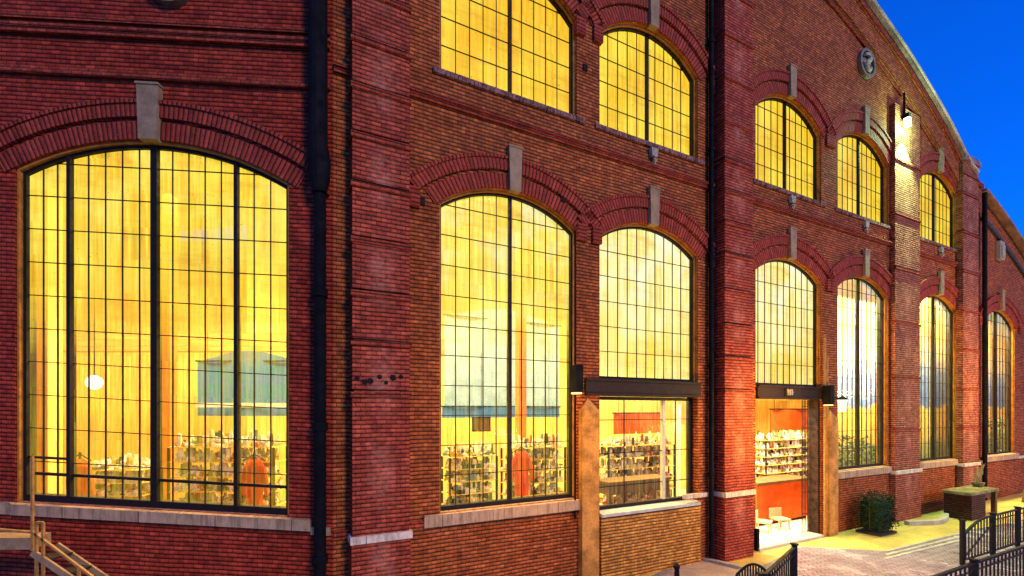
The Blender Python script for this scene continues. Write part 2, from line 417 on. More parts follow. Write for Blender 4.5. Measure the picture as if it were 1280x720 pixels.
def sill_block(root, x0, x1, z0, z1, shear=0, out=.07, m='stone'):
    s_ = MB(shear); s_.box(x0, x1, -out, FD+.01, z0, z1-.015)
    s_.face([(x0, -out, z1-.015), (x1, -out, z1-.015), (x1, FD, z1+.012), (x0, FD, z1+.012)])
    return s_.build('sill', m, root)
def soldier_sill(root, x0, x1, z1):
    s_ = MB(); x = x0
    while x < x1:
        w = .066; j = random.uniform(-.006, .006)
        s_.box(x, x+w, -.045+j, FD, z1-.09+j, z1+j*.5); x += .074
    return s_.build('brick_sill', 'pilsill', root)
M['pilsill'] = plain('pale_sill_brick', (.30, .13, .10), .85, var=.5, scale=9, bump=.5)
def relief_disc(root, x, z, r, shear=0):
    a = MB(shear)
    a.ring(x, z, r*.80, r, -pi, pi, -.10, .02, 32)
    n = 28
    a.face([(x+r*.81*sin(2*pi*i/n), -.03, z+r*.81*cos(2*pi*i/n)) for i in range(n)])
    d = a.build('medallion', 'iron', root)
    M_ = MB(shear)
    # raised scrolling figure
    pts = smooth_curve([(x+r*a_, -.075, z+r*b_) for a_, b_ in ((-.35, .5), (.05, .62), (.32, .4), (.1, .12), (-.2, -.05), (-.1, -.38), (.22, -.48), (.45, -.2))], 5)
    M_.tube(pts, [r*(.10+.08*sin(pi*i/(len(pts)-1))) for i in range(len(pts))], 8)
    pts = smooth_curve([(x-r*.5, -.06, z-r*.1), (x-r*.15, -.07, z+.1*r), (x+r*.3, -.06, z+r*.02)], 4)
    M_.tube(pts, r*.07, 8)
    M_.build('relief', 'stonepale', d)
M['stonepale'] = plain('pale_cast_relief', (.42, .34, .22), .7, var=.3, scale=14)
def wall_tie(root, x, z, r=.13):
    a = MB()
    a.prism_xz([(x-r*.5, z-r*.2), (x+r*.5, z-r*.2), (x+r*.7, z+r*1.1), (x-r*.7, z+r*1.1)], -.10, .01)
    a.tube([(x, -.06, z-r*.2), (x, -.10, z-r*.7), (x, -.03, z-r*1.7)], [r*.3, r*.38, r*.12], 8)
    a.build('wall_tie', 'stonepale', root)
def course(root, x0, x1, z, h=.07, out=.05, shear=0, m='brick', y1=.02):
    c = MB(shear); c.box(x0, x1, -out, y1, z, z+h); return c.build('string_course', m, root)

# ================================================================== MAIN HALL (right facade, receding)
hall = empty('brick_hall', CORNER, ANG)
tag(hall, 'long red brick hall under a curved gable, with two storeys of glowing arched windows', 'building')
WIN = [s_at(549.5), s_at(749.5), s_at(944.5), s_at(1046.5), s_at(1149)]
WW = 2.80
WIN = [(a, a+WW) for a in WIN]
SILL, SPR, CRN = 1.76, 7.04, 7.52
USILL, USPR, UCRN = 9.27, 11.18, 11.78
END = 22.77
roof_pts = smooth_curve([(-.0, 13.0), (1.5, 13.7), (3.5, 14.6), (6, 15.6), (8.5, 16.2), (11, 16.35), (13.2, 16.1), (15.3, 15.40), (16.8, 14.85), (18.1, 14.27), (19.8, 13.40), (21.5, 12.35), (END, 12.15)], 3)
wb = MB()
poly = [(0, -.6), (END, -.6)] + [p for p in roof_pts[::-1]]
holes = []
for i, (a, b) in enumerate(WIN):
    bot = SILL if i not in (1, 2) else (1.30 if i == 1 else .06)
    holes.append(arch_loop(a, b, bot, SPR, CRN))
    holes.append(arch_loop(a, b, USILL, USPR, UCRN))
wb.prism_xz(poly, 0, .32, holes)
wall = wb.build('wall', 'brickR', hall)
# the face below the curved corbel stands back: the gable rim is a proud band following the roof
def rim(lo, hi, y0, y1, name, m, a=0, b=None):
    r = MB(); P = roof_pts if b is None else [p for p in roof_pts if a <= p[0] <= b]
    for (x0, z0), (x1, z1) in zip(P, P[1:]):
        r.face([(x0,y0,z0-lo),(x1,y0,z1-lo),(x1,y0,z1-hi),(x0,y0,z0-hi)])
        r.face([(x0,y1,z0-lo),(x1,y1,z1-lo),(x1,y0,z1-lo),(x0,y0,z0-lo)])
        r.face([(x0,y0,z0-hi),(x1,y0,z1-hi),(x1,y1,z1-hi),(x0,y1,z0-hi)])
    return r.build(name, m, wall)
rim(1.06, .10, -.10, .01, 'gable_rim', 'brickR')
rim(1.20, 1.06, -.05, .01, 'corbel_course', 'arch2')
rim(.34, .17, -.17, 0, 'corbel_course', 'arch2')
rim(.10, .02, -.24, .55, 'coping', 'coping', 0, 22.3); rim(.02, -.03, -.29, .55, 'coping_edge', 'copedge', 0, 22.3)
rfm = MB()
for (x0, z0), (x1, z1) in zip(roof_pts, roof_pts[1:]):
    rfm.face([(x0, .3, z0-.05), (x1, .3, z1-.05), (x1, 14, z1-.05), (x0, 14, z0-.05)])
rfm.build('roof', 'roof', hall)
ew = MB(); ew.box(END-.35, END-.01, .46, 14, -.6, 12.5); ew.box(0.2, END-.36, 13.7, 14, -.6, 12.9); ew.build('end_wall', 'brickR', hall)

M['gU'] = glass_mat('lit_upper_glass', (.84, .46, .008), (1.0, .76, .07), 1.12, True, amber=(.66, .36, .02), ph=.50, streak=2.5)
M['gU2'] = glass_mat('lit_upper_glass_gold', (.86, .42, .008), (1.0, .70, .06), 1.12, True, amber=(.70, .34, .02), ph=.50)
for i, (a, b) in enumerate(WIN):
    c = (a+b)/2
    mins = [a+.085+(WW/2-.085)*k/5 for k in range(1, 5)] + [c+(WW/2-.085)*k/5 for k in range(1, 5)]
    w = window(hall, a, b, USILL, USPR, UCRN, 'gU2' if i == 0 else 'gU', [(c, .058)], mins, .50)
    soldier_sill(w, a-.12, b+.12, USILL+.0)
    hood(wall, a, b, USPR, UCRN, m='arch')
    # lower
    bot = SILL if i not in (1, 2) else (1.30 if i == 1 else .06)
    hood(wall, a, b, SPR, CRN, m='arch')
M['gL_a'] = glass_mat('ribbed_glass_amber', (.84, .50, .01), (1.0, .88, .13), 1.18, False, amber=(.66, .36, .03), pale=(.95, .88, .42), fade=(4.0, 5.6), fmin=.10, fmax=.85)
M['gL_b'] = glass_mat('ribbed_glass_pale', (.84, .58, .03), (1.0, .96, .42), 1.22, False, amber=(.72, .46, .05), pale=(.98, .98, .72), fade=(3.9, 4.4), fmin=.10, fmax=.90)
M['gL_c'] = glass_mat('ribbed_glass_cloud_reflection', (.78, .60, .14), (.98, .92, .45), 1.0, False, amber=(.62, .46, .08), pale=(.92, .98, .86), fade=(6.0, 7.2), fmin=.06, fmax=.6)
for i, (a, b) in enumerate(WIN):
    c = (a+b)/2
    mins = [a+.085+(WW/2-.085)*k/5 for k in range(1, 5)] + [c+(WW/2-.085)*k/5 for k in range(1, 5)]
    gm = ['gL_a', 'gL_b', 'gL_b', 'gL_c', 'gL_c'][i]
    if i in (1, 2):
        # glazed upper light over a steel beam, then a display window or an open doorway below
        zb = 4.17
        w = window(hall, a, b, SILL, SPR, CRN, gm, [], mins+[c], .525, bottom=zb-.04)
    else:
        w = window(hall, a, b, SILL, SPR, CRN, gm, [(c, .055)], mins, .525)
        sill_block(w, a-.28, b+.18, 1.55, SILL+.0)
# beams over the shop front and doorway
for k, (a, b, e0, e1) in enumerate([(WIN[1][0], WIN[1][1], .38, .03), (WIN[2][0], WIN[2][1], .0, .30)]):
    bm = MB(); z0, z1 = 3.80, 4.14
    bm.box(a-e0, b+e1, -.10, .34, z0, z0+.045); bm.box(a-e0, b+e1, -.10, .34, z1-.045, z1)
    bm.box(a-e0, b+e1, -.06, .30, z0+.044, z1-.044)
    x = a
    o = bm.build('steel_beam', 'beam', hall)
# shop window below beam (third lower opening)
a, b = WIN[1]
def low_window(a, b, z0, z1, glass, majors, minors, rows):
    f = MB(); fw = .07
    f.prism_xz([(a, z0), (b, z0), (b, z1), (a, z1)], FD, FD+.12, [[(a+fw, z0+fw), (b-fw, z0+fw), (b-fw, z1-fw), (a+fw, z1-fw)]])
    w = f.build('shop_window', 'frame', hall)
    m_ = MB()
    for x, t in majors: m_.box(x-t/2, x+t/2, FD+.01, FD+.09, z0+fw, z1-fw)
    m_.build('mullion', 'palemetal', w)
    m2 = MB()
    for x in minors: m2.box(x-.008, x+.008, FD+.035, FD+.06, z0+fw, z1-fw)
    for z in rows: m2.box(a+fw, b-fw, FD+.038, FD+.055, z-.009, z+.009)
    m2.build('glazing_bars', 'frame', w)
    g = MB(); g.face([(a+fw*.5, FD+.05, z0+fw*.5), (b-fw*.5, FD+.05, z0+fw*.5), (b-fw*.5, FD+.05, z1-fw*.5), (a+fw*.5, FD+.05, z1-fw*.5)], [(a, z0), (b, z0), (b, z1), (a, z1)])
    g.build('glass', glass, w)
    return w
M['palemetal'] = plain('pale_painted_steel', (.55, .50, .32), .4, var=.15)
M['gclear'] = glass_mat('clear_shop_glass', (.80, .60, .10), (1.0, .92, .45), 1.0, False, fade=(3.2, 4.2), fmin=.05, fmax=.35, streak=.8)
w = low_window(a+.01, b-.01, 1.44, 3.79, 'gclear', [(a+1.92, .075)], [a+.8, a+2.3], [3.3, 2.6, 1.9])
slb = MB(); slb.box(a+.004, b-.004, -.09, FD+.12, 1.34, 1.40); slb.face([(a+.004,-.09,1.401),(b-.004,-.09,1.401),(b-.004,FD,1.44),(a+.004,FD,1.44)]); slb.build('sill', 'palestone', w)
M['palestone'] = plain('pale_grey_sill', (.50, .46, .34), .6, var=.2)
# brick apron below the shop window, golden lamp glow painted into its colour
ap = MB(); ap.box(a+.002, b+.03, -.06, -.004, -.6, 1.30); ap.build('apron_wall', 'gold', hall)
# open doorway in the next bay: jambs + sliding leaf pushed to the right
a2, b2 = WIN[2]
dr = MB(); dr.box(b2-.10, b2-.003, .04, .30, .08, 3.79)
dl = MB(); dl.box(a2+.003, a2+.06, .10, .30, .08, 3.79); dl.build('door_post', 'rustframe', hall)
dl = MB(); dl.box(a2-.06, a2+.03, -.09, -.003, .0, .55); dl.build('door_guide', 'pipe', hall)
dj = dr.build('door_frame', 'rustframe', hall)
M['rustframe'] = plain('dark_brown_door_steel', (.06, .03, .018), .5, var=.5)
dg = MB(); dg.box(b2-.42, b2-.40, .27, .29, .08, 3.79)
for z in (.6, 1.2, 1.8, 2.4, 3.0, 3.6): dg.box(b2-.399, b2-.101, .275, .29, z, z+.014)
for x in (.32, .24, .16): dg.box(b2-x, b2-x+.010, .272, .293, .08, 3.79)
dg.build('sliding_grille', 'frame', dj)
st = MB(); st.box(a2-.02, b2-.1, -.12, .46, -.3, .075); st.build('threshold', 'palestone', hall)
# emblem plate on the door beam
ep = MB(); xx = a2+1.05
ep.prism_xz([(xx, 3.87), (xx+.34, 3.87), (xx+.34, 4.08), (xx, 4.08)], -.115, -.06)
e_ = ep.build('beam_sign', 'beam', hall)
el = MB()
for k in range(3): el.box(xx+.05+.085*k, xx+.10+.085*k, -.122, -.11, 3.90, 4.05)
el.box(xx+.03, xx+.31, -.122, -.11, 3.97, 3.985); el.build('lettering', 'stonepale', e_)
# casings on the piers by the openings, lamp glow painted in as gold
for (x0, x1, zt) in ((s_at(728, -.14), s_at(749, -.14), 3.50), (s_at(1037, -.14), s_at(1048, -.14), 3.25)):
    c = MB(); c.box(x0, x1, -.14, -.004, -.3, zt, uo=.001); m_ = (x0+x1)/2
    c.face([(x0,-.14,zt),(x1,-.14,zt),(m_,-.03,zt+.26)]); c.face([(x1,-.14,zt),(x1,-.004,zt),(m_,-.03,zt+.26)]); c.face([(x0,-.004,zt),(x0,-.14,zt),(m_,-.03,zt+.26)])
    c.build('pier_casing', 'casing', hall)
# conduits beside the openings
for px_ in (1031,):
    c = MB(); x = s_at(px_, -.08); c.tube([(x, -.08, 0), (x, -.08, 5.6)], .035); c.tube([(x+.16, -.06, 0), (x+.16, -.06, 5.0)], .025)
    c.build('conduit', 'brass', hall)
c = MB(); x = s_at(719, -.05); c.tube([(x, -.05, 1.4), (x, -.05, 7.0)], .02); c.build('conduit', 'pipe', hall)

# pilasters
PD = .30
def pilaster(root, x0, x1, top, bands, m, shear=0, d=PD, ledge=True):
    p = MB(shear); ctr = (x0+x1)/2
    zz = [-.6]+sorted(bands)+[top]
    for k in range(len(zz)-1):
        g = .035 if k else 0
        p.box(x0, x1, -d, -.002, zz[k]+g, zz[k+1], uo=ctr)
        if k: p.box(x0+.03, x1-.03, -d+.035, -.002, zz[k]-.001, zz[k]+g+.001, uo=ctr)
    o = p.build('pilaster', m, root)
    for z in bands: q = MB(shear); q.box(x0-.025, x1+.025, -d-.03, -.002, z-.075, z-.001); q.build('brick_band', 'arch2', o)
    s2 = MB(shear); s2.box(x0-.035, x1+.035, -d-.055, -.002, 1.50, 1.61); s2.build('stone_band', 'palestone2', o)
    s3 = MB(shear); s3.box(x0-.012, x1+.012, -d-.012, -.003, -.6, 1.499, uo=ctr); s3.build('plinth', m, o)
    return o
M['darkbrick'] = brick_mat('dark_bench_brick', (.09, .035, .02), (.05, .02, .012), (.03, .01, .006))  # very dark brick for the bench support
M['arch2'] = brick_mat('band_brick', (.40, .060, .022), (.27, .036, .013), (.08, .014, .006), speck=.5)
M['palestone2'] = stone_mat('pale_band_stone', (.66, .50, .32), .9)
B1 = [9.10, 8.40, 7.67, 6.93, 6.10, 5.30, 4.55, 3.78]
P1 = (s_at(440.5, -PD), s_at(512, -PD))
P2 = (s_at(906, -PD), s_at(941, -PD)); P3 = (s_at(1119, -.14), s_at(1150, -.14)); P4 = (s_at(1204, -.2), s_at(1223, -.2))
pil1 = pilaster(hall, *P1, 13.0, B1+[9.85, 10.6], 'pil')
pilaster(hall, *P2, 15.2, [z+.2 for z in B1]+[10.2, 11.2, 12.2, 13.2], 'pil')
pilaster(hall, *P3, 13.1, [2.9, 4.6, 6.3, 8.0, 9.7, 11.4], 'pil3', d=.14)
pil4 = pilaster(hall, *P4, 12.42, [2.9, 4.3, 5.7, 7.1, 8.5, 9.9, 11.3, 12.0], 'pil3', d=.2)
cp = MB(); cp.box(P4[0]-.02, P4[1]+.04, -.2-.07, .1, 12.422, 12.58); cp.box(P4[0]+.02, P4[1]+.0, -.23, .1, 12.581, 12.68); cp.build('cap', 'coping', pil4)
# damaged corbel stones on first pilaster
for k in range(7):
    hb = MB()
    x = P1[0]+.05+k*.11+random.uniform(-.02, .02); z = 3.93+random.uniform(-.05, .10); r = random.uniform(.03, .055)
    hb.ring(x, z, .002, r, -pi, pi, -PD-.004, -PD+.02, 7)
    hb.build('brick_hole_shade', 'hole', pil1)
# recessed brick margins left of P2 (dark groove, downpipe)
dp = MB(); x = s_at(890, -.12); dp.tube([(x, -.10, 0.1), (x, -.10, 14.5)], .055, 12)
for z in (2, 4.5, 7, 9.5, 12): dp.tube([(x, -.10, z), (x, -.10, z+.07)], .075, 12)
dp.build('downpipe', 'pipe', hall)
# string courses
def between(x0, x1, z, **kw):
    segs = [(x0, x1)]
    for p in (P1, P2, P3, P4):
        ns = []
        for s0, s1 in segs:
            if p[1] < s0 or p[0] > s1: ns.append((s0, s1)); continue
            if p[0] > s0: ns.append((s0, p[0]-.002))
            if p[1] < s1: ns.append((p[1]+.002, s1))
        segs = ns
    for s0, s1 in segs:
        if s1-s0 > .05: course(wall, s0, s1, z, m='arch2', **kw)
between(0.02, END, 8.66, out=.05); between(.02, END, 8.735, out=.085, h=.05)
# stone band between windows (right of shop front, at pier bases)
between(0.02, WIN[0][0]-.285, 1.57, out=.05, h=.10)
for s0, s1 in ((P2[0]-1.0, P2[0]-.037), (WIN[3][1]+.19, P3[0]-.04), (WIN[4][1]+.19, P4[0]-.04)):
    c = MB(); c.box(s0, s1, -.05, .02, 1.50, 1.60); c.build('stone_band', 'palestone2', wall)
# medallion and ties
relief_disc(hall, s_at(1081), z_at(1081, 81), .42)
for i in (1, 2, 3, 4):
    c = sum(WIN[i])/2; wall_tie(hall, c, 8.98, .14)
for px_, py_ in ((527, 252), (731, 85), (703, 250)):
    t = MB(); x = s_at(px_); z = z_at(px_, py_); t.box(x-.05, x+.05, -.03, .0-.002, z-.06, z+.06); t.build('vent_hole_shade', 'hole', hall)

# ================================================================== LEFT HALL
SH = .055
lh = empty('brick_gatehouse', CORNER, 0)
tag(lh, 'dark red brick building at far left with one huge arched window of many panes', 'building')
LX0, LX1 = s_at(19, 0, 'L'), s_at(361.5, 0, 'L')
lz = (1.84, 6.93, 7.47)
lw = MB(SH)
lw.prism_xz([(-12, -2), (0.02, -2), (0.02, 14), (-12, 18)], 0, .22, [arch_loop(LX0, LX1, *lz)])
lwall = lw.build('wall', 'brick', lh)
lw_ = MB(); lw_.box(-12.4, -12.01, 0, 12, -2, 14); lw_.build('side_wall', 'brick', lh)
M['gLL'] = glass_mat('ribbed_glass_left', (.84, .42, .006), (1.0, .78, .06), 1.15, False, amber=(.64, .33, .02), pale=(1.0, .84, .13), fade=(3.9, 5.3), fmin=.18, fmax=.88, ph=.515)
m1, m2, m3 = s_at(92, FD, 'L'), s_at(197.5, FD, 'L'), s_at(298.5, FD, 'L')
fx0, fx1 = LX0+.09, LX1-.09
def div(a, b, n): return [a+(b-a)*k/n for k in range(1, n)]
mins = div(fx0, m1, 3)+div(m1, m2, 5)+div(m2, m3, 5)+div(m3, fx1, 3)
lwin = window(lh, LX0, LX1, *lz, 'gLL', [(m1, .055), (m2, .10), (m3, .055)], mins, .515, shear=SH, fw=.085, FD=.08,
    extra=[(fx0, m1, 2.52, .035), (m1-.55, fx1, 2.27, .045)])
hood(lwall, LX0, LX1, lz[1], lz[2], shear=SH, kw=.31, kh=.78, m='archL')
M['archL'] = M['arch']
sb = sill_block(lwin, LX0+.02, -.30, 1.66, 1.84, shear=SH, out=.09)
c = MB(SH); c.box(-12, LX0+.0, -.07, .02, 1.66, 1.84); c.build('stone_band', 'stone', lwall); c = MB(SH); c.box(-.298, -.02, -.06, .02, 1.60, 1.72); c.build('stone_band', 'stone', lwall)
for z, o, h in ((8.98, .07, .06), (9.08, .04, .06), (9.20, .05, .06), (8.36, .06, .06), (8.44, .03, .05)):
    course(lwall, -12, -.02, z, h=h, out=o, shear=SH, m='arch2')
relief_disc(lh, s_at(215, 0, 'L'), 9.92, .40, shear=SH)
# corner downpipe with hopper
x = s_at(400, -.12, 'L')
dp = MB(); dp.tube([(x, -.12, 0.3), (x, -.12, 6.9)], .085, 14)
dp.tube([(x, -.14, 6.75), (x, -.14, 6.95), (x, -.14, 7.25), (x-.02, -.14, 7.5), (x-.03, -.14, 12.5)], [.10, .15, .16, .135, .135], 14)
for z in (1.2, 3.2, 5.2): dp.tube([(x, -.12, z), (x, -.12, z+.12)], .11, 14)
dpo = dp.build('downpipe', 'pipe', lh)

# ================================================================== RIGHT ANNEX
AN = END+.16
ax = empty('brick_annex', CORNER+U*AN, ANG)
tag(ax, 'lower red brick building at the far right edge under a sloping curved roof', 'building')
w0 = s_at(1230.5)-AN; w1 = w0+3.0
aw = MB(); rp = smooth_curve([(0, 11.75), (1.4, 11.3), (2.8, 10.75), (4.2, 10.15), (7.5, 8.6), (11, 6.4)], 4)
aw.prism_xz([(0, -.6), (11, -.6)]+rp[::-1], .04, .26, [arch_loop(w0, w1, SILL-.02, 6.95, 7.5)])
awall = aw.build('wall', 'brickR', ax)
r = MB()
for (x0, z0), (x1, z1) in zip(rp, rp[1:]):
    r.obox(((x0+x1)/2, .15, (z0+z1)/2+.06), Vector((x1-x0, 0, z1-z0)).normalized(), Vector((0, 1, 0)), Vector((z0-z1, 0, x1-x0)).normalized(), math.hypot(x1-x0, z1-z0)/2+.01, .36, .05)
r.build('coping', 'coping', awall)
r = MB()
for (x0, z0), (x1, z1) in zip(rp, rp[1:]):
    r.face([(x0,.4,z0),(x1,.4,z1),(x1,12,z1),(x0,12,z0)]); r.face([(x0,-.04,z0-.9),(x1,-.04,z1-.9),(x1,-.04,z1-.75),(x0,-.04,z0-.75)]); r.face([(x0,-.04,z0-.9),(x0,.04,z0-.9),(x1,.04,z1-.9),(x1,-.04,z1-.9)])
r.build('roof', 'roof', ax)
c = (w0+w1)/2
mins = div(w0+.085, c, 5)+div(c, w1-.085, 5)
M['gL_d'] = glass_mat('ribbed_glass_blue', (.60, .56, .18), (.95, .90, .42), 1.0, False, amber=(.5, .46, .14), pale=(.95, .98, .90), fade=(6.2, 7.2), fmin=.06, fmax=.6)
ww = window(ax, w0, w1, SILL-.02, 6.95, 7.5, 'gL_d', [(c, .055)], mins, .525)
hood(awall, w0, w1, 6.95, 7.5)
sill_block(ww, w0-.18, w1+.18, 1.52, SILL-.02)
cc = MB(); cc.box(0.02, w0-.19, -.05, .03, 1.5, 1.6); cc.build('stone_band', 'palestone2', awall); cc = MB(); cc.box(w1+.19, 11, -.05, .03, 1.5, 1.6); cc.build('stone_band', 'palestone2', awall)
xx = s_at(1249)-AN; zz = z_at(1249, 314)
q = MB(); q.box(xx-.22, xx+.22, -.10, .035, zz-.36, zz+.36); q.box(xx-.14, xx+.14, -.14, -.098, zz-.28, zz+.20); q.build('square_plate', 'stonepale', ax)
dp = MB(); dp.tube([(.10, -.10, 0.1), (.10, -.10, 11.7)], .075, 12); dp.build('downpipe', 'pipe', ax)

# ================================================================== INTERIOR (one long lit shop room)
def WR(s, y, z): return CORNER + U*s + V*y + Vector((0, 0, z))
M['plank'] = None
def plank_mat(name, c1, c2, vertical=True, w=.16):
    m, nt, out = mat(name)
    uv = uvmap(nt, (1, 1, 1) if not vertical else (1, 1, 1))
    b = N(nt, 'ShaderNodeTexBrick', **{'Scale': 1.0, 'Mortar Size': .004, 'Brick Width': 2.6, 'Row Height': w, 'Color1': (*c1, 1), 'Color2': (*c2, 1), 'Mortar': tuple(x*.3 for x in c2)+(1,)})
    if vertical:
        mp = N(nt, 'ShaderNodeMapping'); mp.inputs['Rotation'].default_value = (0, 0, pi/2); L(nt, uv, mp.inputs[0]); L(nt, mp.outputs[0], b.inputs['Vector'])
    else: L(nt, uv, b.inputs['Vector'])
    n = noise(nt, uvmap(nt, (9, .8, 1) if vertical else (.8, 9, 1)), 1.5, 6, .7)
    col = mixc(nt, 1, b.outputs['Color'], ramp(nt, n, [(.3, .6), (.7, 1.3)]), 'MULTIPLY')
    bs = N(nt, 'ShaderNodeBsdfPrincipled', Roughness=.6); L(nt, col, bs.inputs['Base Color']); L(nt, bs.outputs[0], out.inputs[0])
    return m
M['plank'] = plank_mat('yellow_wall_boards', (.85, .62, .16), (.70, .46, .09))
M['ceil'] = plank_mat('ceiling_boards', (.72, .46, .12), (.55, .32, .07), False)
M['ifloor'] = plain('pale_shop_floor', (.75, .70, .55), .35, var=.1, scale=1.5)
M['orange'] = plain('orange_steel_column', (.70, .20, .03), .5, var=.15)
DEP = 7.0
fl = MB()
A_ = [WR(.3, .46, 0), WR(END-.4, .46, 0), WR(END-.4, DEP, 0), WR(-1.0, DEP, 0)]
rm = MB()
def quad(mb, pts): mb.face(pts)
il = CORNER
Lf = lambda x, y, z: Vector((CORNER.x+x, CORNER.y+y, z))
for z, nm, mt in ((.04, 'shop_floor', 'ifloor'), (8.6, 'shop_ceiling', 'ceil')):
    q = MB()
    P = [(WR(.1, .46, z)), (WR(END-.4, .46, z)), (WR(END-.4, DEP, z)), (WR(-1.6, DEP, z)), Lf(-12, DEP, z), Lf(-12, .46, z)]
    q.face(P)
    o = q.build(nm, mt)
    o.parent = hall; o.matrix_parent_inverse = (Matrix.Translation(CORNER) @ Matrix.Rotation(ANG, 4, 'Z')).inverted()
q = MB(); q.box(-1.6, END-.4, DEP, DEP+.1, 0, 8.7); o = q.build('back_wall', 'plank', hall)
q = MB(); q.box(-12, -1.0, DEP, DEP+.1, 0, 8.7); o = q.build('back_wall', 'plank', lh)
q = MB(); q.box(-12.0, -11.9, .46, DEP, 0, 8.7); q.build('partition', 'plank', lh)
q = MB(); q.box(END-.45, END-.4, .46, DEP, 0, 8.7); q.build('partition', 'plank', hall)
# annex room
q = MB(); q.box(.1, 10.9, 5, 5.1, 0, 9.0); q.build('back_wall', 'plank', ax)
q = MB(); q.box(.1, 10.9, .46, 5, 0.0, .04); q.build('shop_floor', 'ifloor', ax)
# columns and mezzanine beams inside
def column(root, x, y, z1=8.55, w=.22, m='orange'):
    q = MB(); q.box(x-w/2, x+w/2, y-w/2, y+w/2, .04, z1); q.box(x-w*.8, x+w*.8, y-w*.8, y+w*.8, z1-.25, z1+.0-.002); q.box(x-w*.8, x+w*.8, y-w*.8, y+w*.8, .041, .3)
    q.build('interior_column', m, root)
column(lh, s_at(211, 3.0, 'L'), 3.0, m='orange'); column(lh, s_at(60, 2.2, 'L'), 2.2, w=.3, m='plank')
column(hall, s_at(651, 3.2), 3.2); column(hall, s_at(846, 2.6), 2.6, w=.16, m='palemetal'); 
for s0 in (14, 18): column(hall, s0, 3.2)
for y, z in ((4.5, 5.0),):
    q = MB(); q.box(-12, -1.2, y, y+.3, z, z+.45); q.build('mezzanine_beam', 'ceil', lh)
    q = MB(); q.box(-.3, END-.5, y, y+.3, z, z+.45); q.build('mezzanine_beam', 'ceil', hall)

# furniture and goods in the shop
def fabric(name, c, c2=None): return plain(name, c, .85, var=.2, scale=3, c2=c2)
M['teal'] = fabric('teal_banner', (.09, .20, .50), (.06, .26, .34)); M['blue'] = fabric('blue_banner', (.06, .20, .55)); M['pale'] = fabric('pale_blue_reflection', (.32, .52, .74))
M['orfab'] = fabric('orange_banner', (.75, .11, .01)); M['white'] = fabric('white_fabric', (.8, .78, .7)); M['redfab'] = fabric('red_fabric', (.62, .03, .02)); M['brownb'] = fabric('brown_board', (.16, .09, .03))
def banner(name, label, x0, x1, z0, z1, y, m, wall_='R', trim=None, cat='banner', curve=0, rods=True):
    """hanging cloth: bowed, with a hem and hanging wires"""
    org = CORNER if wall_ == 'R' else CORNER
    xc = (x0+x1)/2
    base = WR(xc, y, z0) if wall_ == 'R' else Lf(xc, y, z0)
    r = empty(name, base, ANG if wall_ == 'R' else 0); tag(r, label, cat)
    q = MB(); n = 16; w = x1-x0; h = z1-z0
    f = lambda i, j: (-w/2+w*i/n, .05*sin(i/n*pi*3)+.02, h*j/6 + (curve*sin(pi*i/n) if j == 6 else 0))
    for i in range(n):
        for j in range(6): q.face([f(i, j), f(i+1, j), f(i+1, j+1), f(i, j+1)], smooth=True)
        for j in range(6): q.face([(f(i, j)[0], f(i, j)[1]+.02, f(i, j)[2]), (f(i, j+1)[0], f(i, j+1)[1]+.02, f(i, j+1)[2]), (f(i+1, j+1)[0], f(i+1, j+1)[1]+.02, f(i+1, j+1)[2]), (f(i+1, j)[0], f(i+1, j)[1]+.02, f(i+1, j)[2])], smooth=True)
    q.build('cloth', m, r)
    if trim:
        t = MB(); t.box(-w/2, w/2, -.05, -.035, h*.16, h*.24); t.build('stripe', trim, r)
    k = MB(); k.tube([(-w/2-.05, .03, h+.02), (w/2+.05, .03, h+.02)], .02, 8)
    for s_ in (-.8, .8): k.tube([(s_*w/2, .03, h), (s_*w/2, .03, 8.55-z0)], .008, 5)
    k.build('hanging_rod', 'frame', r)
    return r
def PX(px, y, w='R'): return s_at(px, y, w)
def PZ(px, py, y, w='R'): return z_at(px, py, y, w)
y = 3.6
banner('banner_or_reflection_cloth', 'dark teal and blue banner with a white stripe hanging inside the huge left window', PX(246, y, 'L'), PX(372, y, 'L'), PZ(300, 520, y, 'L'), PZ(300, 452, y, 'L'), y, 'teal', 'L', 'white', curve=.25)
y = 4.0
banner('banner_or_reflection_cloth', 'wide pale blue cloth added for the sky reflection in the arched window right of the first pilaster', PX(556, y), PX(700, y), PZ(620, 508, y), PZ(620, 400, y), y, 'pale', curve=.3)  # added cloth; its blue stands for sky reflected in the glass
banner('banner_or_reflection_cloth', 'narrow bright blue band hanging below the wide pale blue reflection cloth', PX(553, y-.2), PX(700, y-.2), PZ(620, 522, y-.2), PZ(620, 509, y-.2), y-.2, 'blue')
y = 3.0
banner('banner_or_reflection_cloth', 'orange red banner hanging inside the shop window left of the doorway', PX(768, y), PX(829, y), PZ(800, 542, y), PZ(800, 517, y), y, 'orfab')
banner('banner_or_reflection_cloth', 'orange banner above the shelves seen through the open doorway', PX(964, y), PX(1011, y), PZ(985, 538, y), PZ(985, 512, y), y, 'orfab')
y = 3.5
y = 3.5
